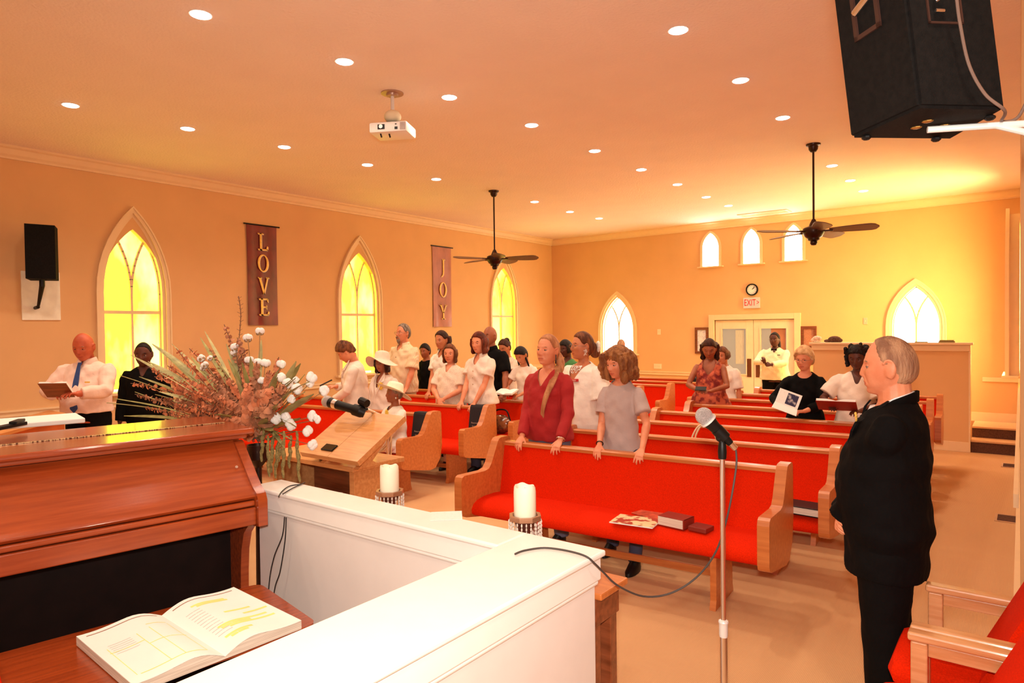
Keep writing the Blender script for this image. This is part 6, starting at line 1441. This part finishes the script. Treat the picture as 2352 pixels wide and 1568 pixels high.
person('woman with dark hair pinned up in a white lace top, head bowed', pos, fr(4), h, dict(sex='f', skin='tan', w=1.0, hair=('dkbrown', 'bun', dict(t=.013, front=.070, ears=.0)), head=(fr(-6), fr(22), 0), lids='down', top=dict(mat=W_LACE, off=.012, sleeve=.5, so=.016, neck=('V', .12, .07), name='blouse'), bottom=dict(kind='t', mat=W_NAVY), handL=((.05, -.36, 1.02), (1, .4, -.5), (-.3, -1, -.3), (0, 0, 1), .5), handR=((-.12, -.34, 1.02), (-1, .4, -.5), (.3, -1, -.3), (0, 0, 1), .5)), .008)
pos, h = row(LP, 2, 1209, 790)
r, i = person('girl with two black braids in a white top bending over an open book', pos, fr(2), h, dict(sex='f', skin='tan', w=.86, hs=.97, hair=('black', 'braids', dict(t=.013, front=.060, ears=.0)), head=(fr(-4), fr(30), 0), lids='down', lean=fr(5), top=dict(mat=W_WHITE, off=.012, sleeve=.5, so=.016, neck=('round', .05, .075), name='blouse'), bottom=dict(kind='t', mat=W_NAVY), handL=((.10, -.33, 1.02), (1, .4, -.5), (-.3, -1, -.2), (0, 0, 1), .5), handR=((-.13, -.33, 1.02), (-1, .4, -.5), (.3, -1, -.2), (0, 0, 1), .5)), .008)
def open_book(loc, rz, label, cover, tilt=0, name='open_book', w_=.13, h_=.10, cat='book'):
    b = thing(name, label, cat, loc, rz); b.rotation_euler = (tilt, 0, rz); m = MB(); n = 8
    for s_ in (-1, 1):
        tp = [(s_ * w_ * k / n, .008 + .018 * math.sin(min(1, k / n * 1.8) * PI / 2)) for k in range(n + 1)]; m.prism(tp + [(s_ * w_, .003), (0, .003)], 'y', -h_, h_)
    m.obj('page_block', M_PAPER, b, smooth=True, angle=20); MB().box(-w_ - .004, w_ + .004, -h_ - .004, h_ + .004, -.002, .003, .001).obj('cover', cover, b); return b
hw_ = i['inv'].inverted() @ ((i['arms'][0][3] + i['arms'][1][3]) / 2); open_book(hw_ + Vector((-.02, -.11, .035)), fr(10), 'open white paged book held by the girl with braids', M_DKTABLE, fr(12))
pos, h = row(LP, 3, 1303, 781)
person('woman with short black hair in green standing behind the necklace woman', pos, fr(0), h, dict(sex='f', skin='dark', w=.95, hair=('black', 'bob', dict(t=.014, front=.060, ears=-.02)), hlen=-.06, head=(fr(-12), fr(12), 0), glasses=1, top=dict(mat=W_GREEN, off=.012, sleeve=.6, neck=('V', .08, .07), name='blouse'), bottom=dict(kind='t', mat=W_NAVY)), .008)
pos, h = place(1426, 780, y=12.3)
person('bald man in a patterned shirt seen from behind at the back window', pos, fr(170), h, dict(sex='m', skin='tan', w=1.15, noface=1, hair=('thin', 'short', dict(t=.005, front=.10, ears=-.0)), top=dict(mat=W_CAMO, z0=.8, off=.018, loose=.03, sleeve=.9, so=.025, neck=('closed', 0), name='shirt'), bottom=dict(kind='t', mat=W_NAVY)), .009)
# --- right block
pos, h = row(RP, 4, 1630, 776)
r, i = person('young woman in a red patterned sundress looking down at her phone', pos, fr(12), h, dict(sex='f', skin='mid', w=.98, hair=('dkbrown', 'curlyback', dict(t=.014, front=.066, ears=.0)), head=(fr(4), fr(24), 0), lids='down',
    handL=((.05, -.30, 1.07), (1, .3, -.5), (-.6, -.9, .2), (0, -.3, 1), .55), handR=((-.08, -.30, 1.07), (-1, .3, -.5), (.6, -.9, .2), (0, -.3, 1), .55),
    top=dict(mat=W_FLORAL, z0=.62, off=.012, loose=.03, sleeve=0, neck=('V', .20, .13), name='dress', wr=.004, flare=.18), bottom=dict(kind='skirt', mat=W_FLORAL, flare=.1)))
TT = Matrix.Scale(1 / i['s'], 4) @ i['T0']; m = MB()
for q in (-1, 1): m.tube(smooth_path([(q * .075, -.115, 1.30), (q * .085, -.095, 1.36), (q * .078, -.02, 1.44), (q * .07, .07, 1.40)], 4), .005, 6)
i['child']('strap', m, W_FLORAL, TT)
ph3 = thing('phone', 'black mobile phone in the hands of the woman in the red dress', 'phone', i['inv'].inverted() @ ((i['arms'][0][3] + i['arms'][1][3]) / 2) + Vector((-.01, -.10, .035)), fr(12)); MB().box(-.065, .065, -.035, .035, 0, .010, .003).obj('body', M_BLACK, ph3); ph3.rotation_euler = (fr(35), 0, fr(12))
pos, h = row(RP, 5, 1662, 797)
person('woman in white mostly hidden behind the woman in the red dress', pos, fr(0), h, dict(sex='f', skin='tan', w=1.1, hair=('brown', 'bob', dict(t=.014, front=.066, ears=-.02)), hlen=-.05, head=(fr(-10), fr(10), 0), top=dict(mat=W_WHITE2, off=.014, z0=.8, sleeve=.9, so=.02, neck=('V', .08, .06), name='blouse'), bottom=dict(kind='t', mat=W_BLACK)), .009)
pos, h = place(1780, 765, y=12.7)
r, i = person('usher in a cream jacket and black bow tie standing before the double door', pos, fr(8), h, dict(sex='f', skin='dark', w=1.30, d=1.25, belly=.03, age=.6, glasses=1, hair=('black', 'pony', dict(t=.008, front=.080, ears=.0)), head=(fr(-14), fr(0), 0), hs=1.05,
    handR=((-.12, -.38, 1.20), (-1, .2, -.5), (-.2, -.6, .7), (0, -1, -.3), 1.0), handL=((-.02, -.36, 1.15), (1, .1, -.5), (-1, -.2, 0), (0, -1, .3), .8),
    top=dict(mat=W_CREAM, z0=.86, off=.022, loose=.03, sleeve=1.9, so=.02, neck=('V', .10, .045), name='jacket', high=True), bottom=dict(kind='t', mat=W_BLACK)), .008)
m = MB().add([(0, -.155, 1.40), (-.05, -.15, 1.425), (-.05, -.15, 1.375), (.05, -.15, 1.425), (.05, -.15, 1.375), (0, -.14, 1.40)], [(0, 1, 2), (0, 4, 3), (5, 2, 1), (5, 3, 4), (0, 2, 5), (0, 5, 4), (0, 5, 1), (0, 3, 5)]).ball((0, -.152, 1.40), (.013, .01, .013), 8); i['child']('bow_tie', m, W_BLACK, Matrix.Translation((0, .012, .02)) @ Matrix.Scale(1 / i['s'], 4) @ i['T0'], smooth=False)
m = MB().box(.06, .11, -.165, -.158, 1.315, 1.328); i['child']('name_tag', m, W_BLACK, Matrix.Scale(1 / i['s'], 4) @ i['T0'])
pos, h = row(RP, 3, 1849, 800)
r, i = person('blonde woman with glasses in a black jacket holding a printed programme', pos, fr(4), h, dict(sex='f', skin='light', w=1.02, age=.5, glasses=1, hair=('blonde', 'short', dict(t=.022, front=.058, ears=-.02, nape=-.08, puff=.5, rough=.006)), head=(fr(-10), fr(6), 0),
    handL=((.04, -.31, 1.05), (1, .4, -.5), (-.7, -.6, 0), (0, -.3, 1), .5), handR=((-.20, -.33, 1.09), (-1, .4, -.5), (.2, -.9, .2), (0, 0, 1), .5),
    top=dict(mat=W_BLACK, z0=.80, off=.018, loose=.02, sleeve=1.75, so=.016, neck=('round', .06, .075), name='jacket', wr=.003), bottom=dict(kind='skirt', mat=W_SKP)))
TT = Matrix.Scale(1 / i['s'], 4) @ i['T0']; m = MB().loft([(0, -.03, z, .07, .098 + (1.3 - z) * .05) for z in np.arange(.86, 1.32, .05)], 20); 
wm = i['inv'].inverted() @ ((i['arms'][0][3] + i['arms'][1][3]) / 2)
pg = thing('programme', 'folded white programme with a dark photo held by the blonde woman', 'booklet', wm + Vector((-.02, -.13, .05)), fr(10)); pg.rotation_euler = (fr(62), fr(20), fr(14))
MB().box(-.11, .11, 0, .155, 0, .002).obj('leaf', M_PAPER, pg); MB().box(-.02, .085, .012, .135, .002, .0028).obj('printed_photo', mat('programme_photo', (.5, .45, .45), .5, scale=16, col2=(.02, .02, .07), contrast=(.5, .58)), pg)
MB().box(-.095, -.035, .02, .13, .002, .0026).obj('printed_text', M_PRINT, pg)
MB().add([(-.11, 0, 0), (.11, 0, 0), (.12, -.10, .075), (-.12, -.10, .075), (-.11, 0, -.002), (.11, 0, -.002), (.12, -.102, .073), (-.12, -.102, .073)], [(0, 1, 2, 3), (7, 6, 5, 4), (0, 4, 5, 1), (1, 5, 6, 2), (2, 6, 7, 3), (3, 7, 4, 0)]).obj('leaf', M_PAPER, pg)
pos, h = row(RP, 3, 1971, 792)
r, i = person('dark-skinned woman in a white blouse reading a red book behind the suited man', pos, fr(4), h, dict(sex='f', skin='dark', w=1.12, d=1.12, hair=('black', 'curls', dict(t=.013, front=.060, ears=.0)), head=(fr(-6), fr(16), 0), lids='down',
    handL=((.05, -.31, 1.06), (1, .4, -.5), (-.5, -.8, 0), (0, -.1, 1), .5), handR=((-.22, -.33, 1.09), (-1, .4, -.5), (.3, -.9, .1), (0, 0, 1), .5),
    top=dict(mat=W_WHITE, z0=.78, off=.016, loose=.03, sleeve=.75, so=.022, sf=.012, neck=('V', .15, .06), name='blouse', wr=.003), bottom=dict(kind='skirt', mat=W_WHITE)))
wm = i['inv'].inverted() @ ((i['arms'][0][3] + i['arms'][1][3]) / 2); open_book(wm + Vector((-.05, -.12, .04)), fr(6), 'open red covered book held by the woman in the white blouse', MATS['book_red'], fr(-26), w_=.17, h_=.12)
# --- far left
pos, h = place(198, 767, z=7.35)
r, i = person('bald man in white shirt and blue tie reading a book before the left window', pos, fr(38), h, dict(sex='m', skin='red', w=1.22, d=1.2, belly=.05, age=.6, hs=1.12, hair=('thin', 'none'), brow='thin', lids='down', head=(fr(2), fr(16), 0),
    handL=((.12, -.36, 1.14), (1, .5, -.5), (-.4, -1, .2), (0, 0, 1), .5), handR=((-.12, -.33, 1.14), (-1, .4, -.4), (1, -.5, 0), (0, -.3, 1), .5),
    top=dict(mat=cloth('shirt_pink', (.93, .66, .54)), z0=.93, off=.016, loose=.03, sleeve=1.85, so=.022, neck=('V', .05, .05), name='shirt', wr=.0035), bottom=dict(kind='t', mat=W_BLACK, z1=1.0)))
TT = Matrix.Scale(1 / i['s'], 4) @ i['T0']; collar(i['child'], TT, MATS['cloth_shirt_pink'], r=.072)
yt = lambda z: np.interp(z, [.93, 1.05, 1.2, 1.36, 1.44], [-.215, -.225, -.185, -.150, -.095])
V = []; zs = [1.435, 1.40, 1.25, 1.10, .98, .94]; ws = [.020, .016, .026, .034, .036, .002]
for z, ww in zip(zs, ws): V += [(-ww, yt(z) - .012, z), (ww, yt(z) - .012, z), (ww, yt(z) - .004, z), (-ww, yt(z) - .004, z)]
f = [(4 * k + j, 4 * k + (j + 1) % 4, 4 * k + 4 + (j + 1) % 4, 4 * k + 4 + j) for k in range(5) for j in range(4)] + [(3, 2, 1, 0), (20, 21, 22, 23)]
i['child']('tie', MB().add(V, f), cloth('tie_blue', (.03, .06, .20)), TT, smooth=False)
m = MB().box(.10, .15, -.205, -.20, 1.235, 1.25); i['child']('shirt_pin', m, M_GOLD, TT)
wm = i['inv'].inverted() @ ((i['arms'][0][3] + i['arms'][1][3]) / 2); open_book(wm + Vector((.06, -.10, .05)), fr(38), 'open dark covered book held by the man in white shirt and blue tie', M_DKTABLE, fr(-48), w_=.14)
pos, h = place(331, 789, z=7.75)
r, i = person('dark-skinned man in a black suit before the left window behind the flowers', pos, fr(52), h, dict(sex='m', skin='dark', w=1.02, hs=1.08, hair=('black', 'short', dict(t=.004, front=.080, ears=-.0)), head=(fr(-2), fr(8), 0),
    top=dict(mat=W_BLACK, z0=.78, off=.022, loose=.02, sleeve=1.95, so=.018, neck=('V', .12, .045), name='suit_jacket', high=True), bottom=dict(kind='t', mat=W_BLACK)), .008)
# black shoe of the person behind the front pew
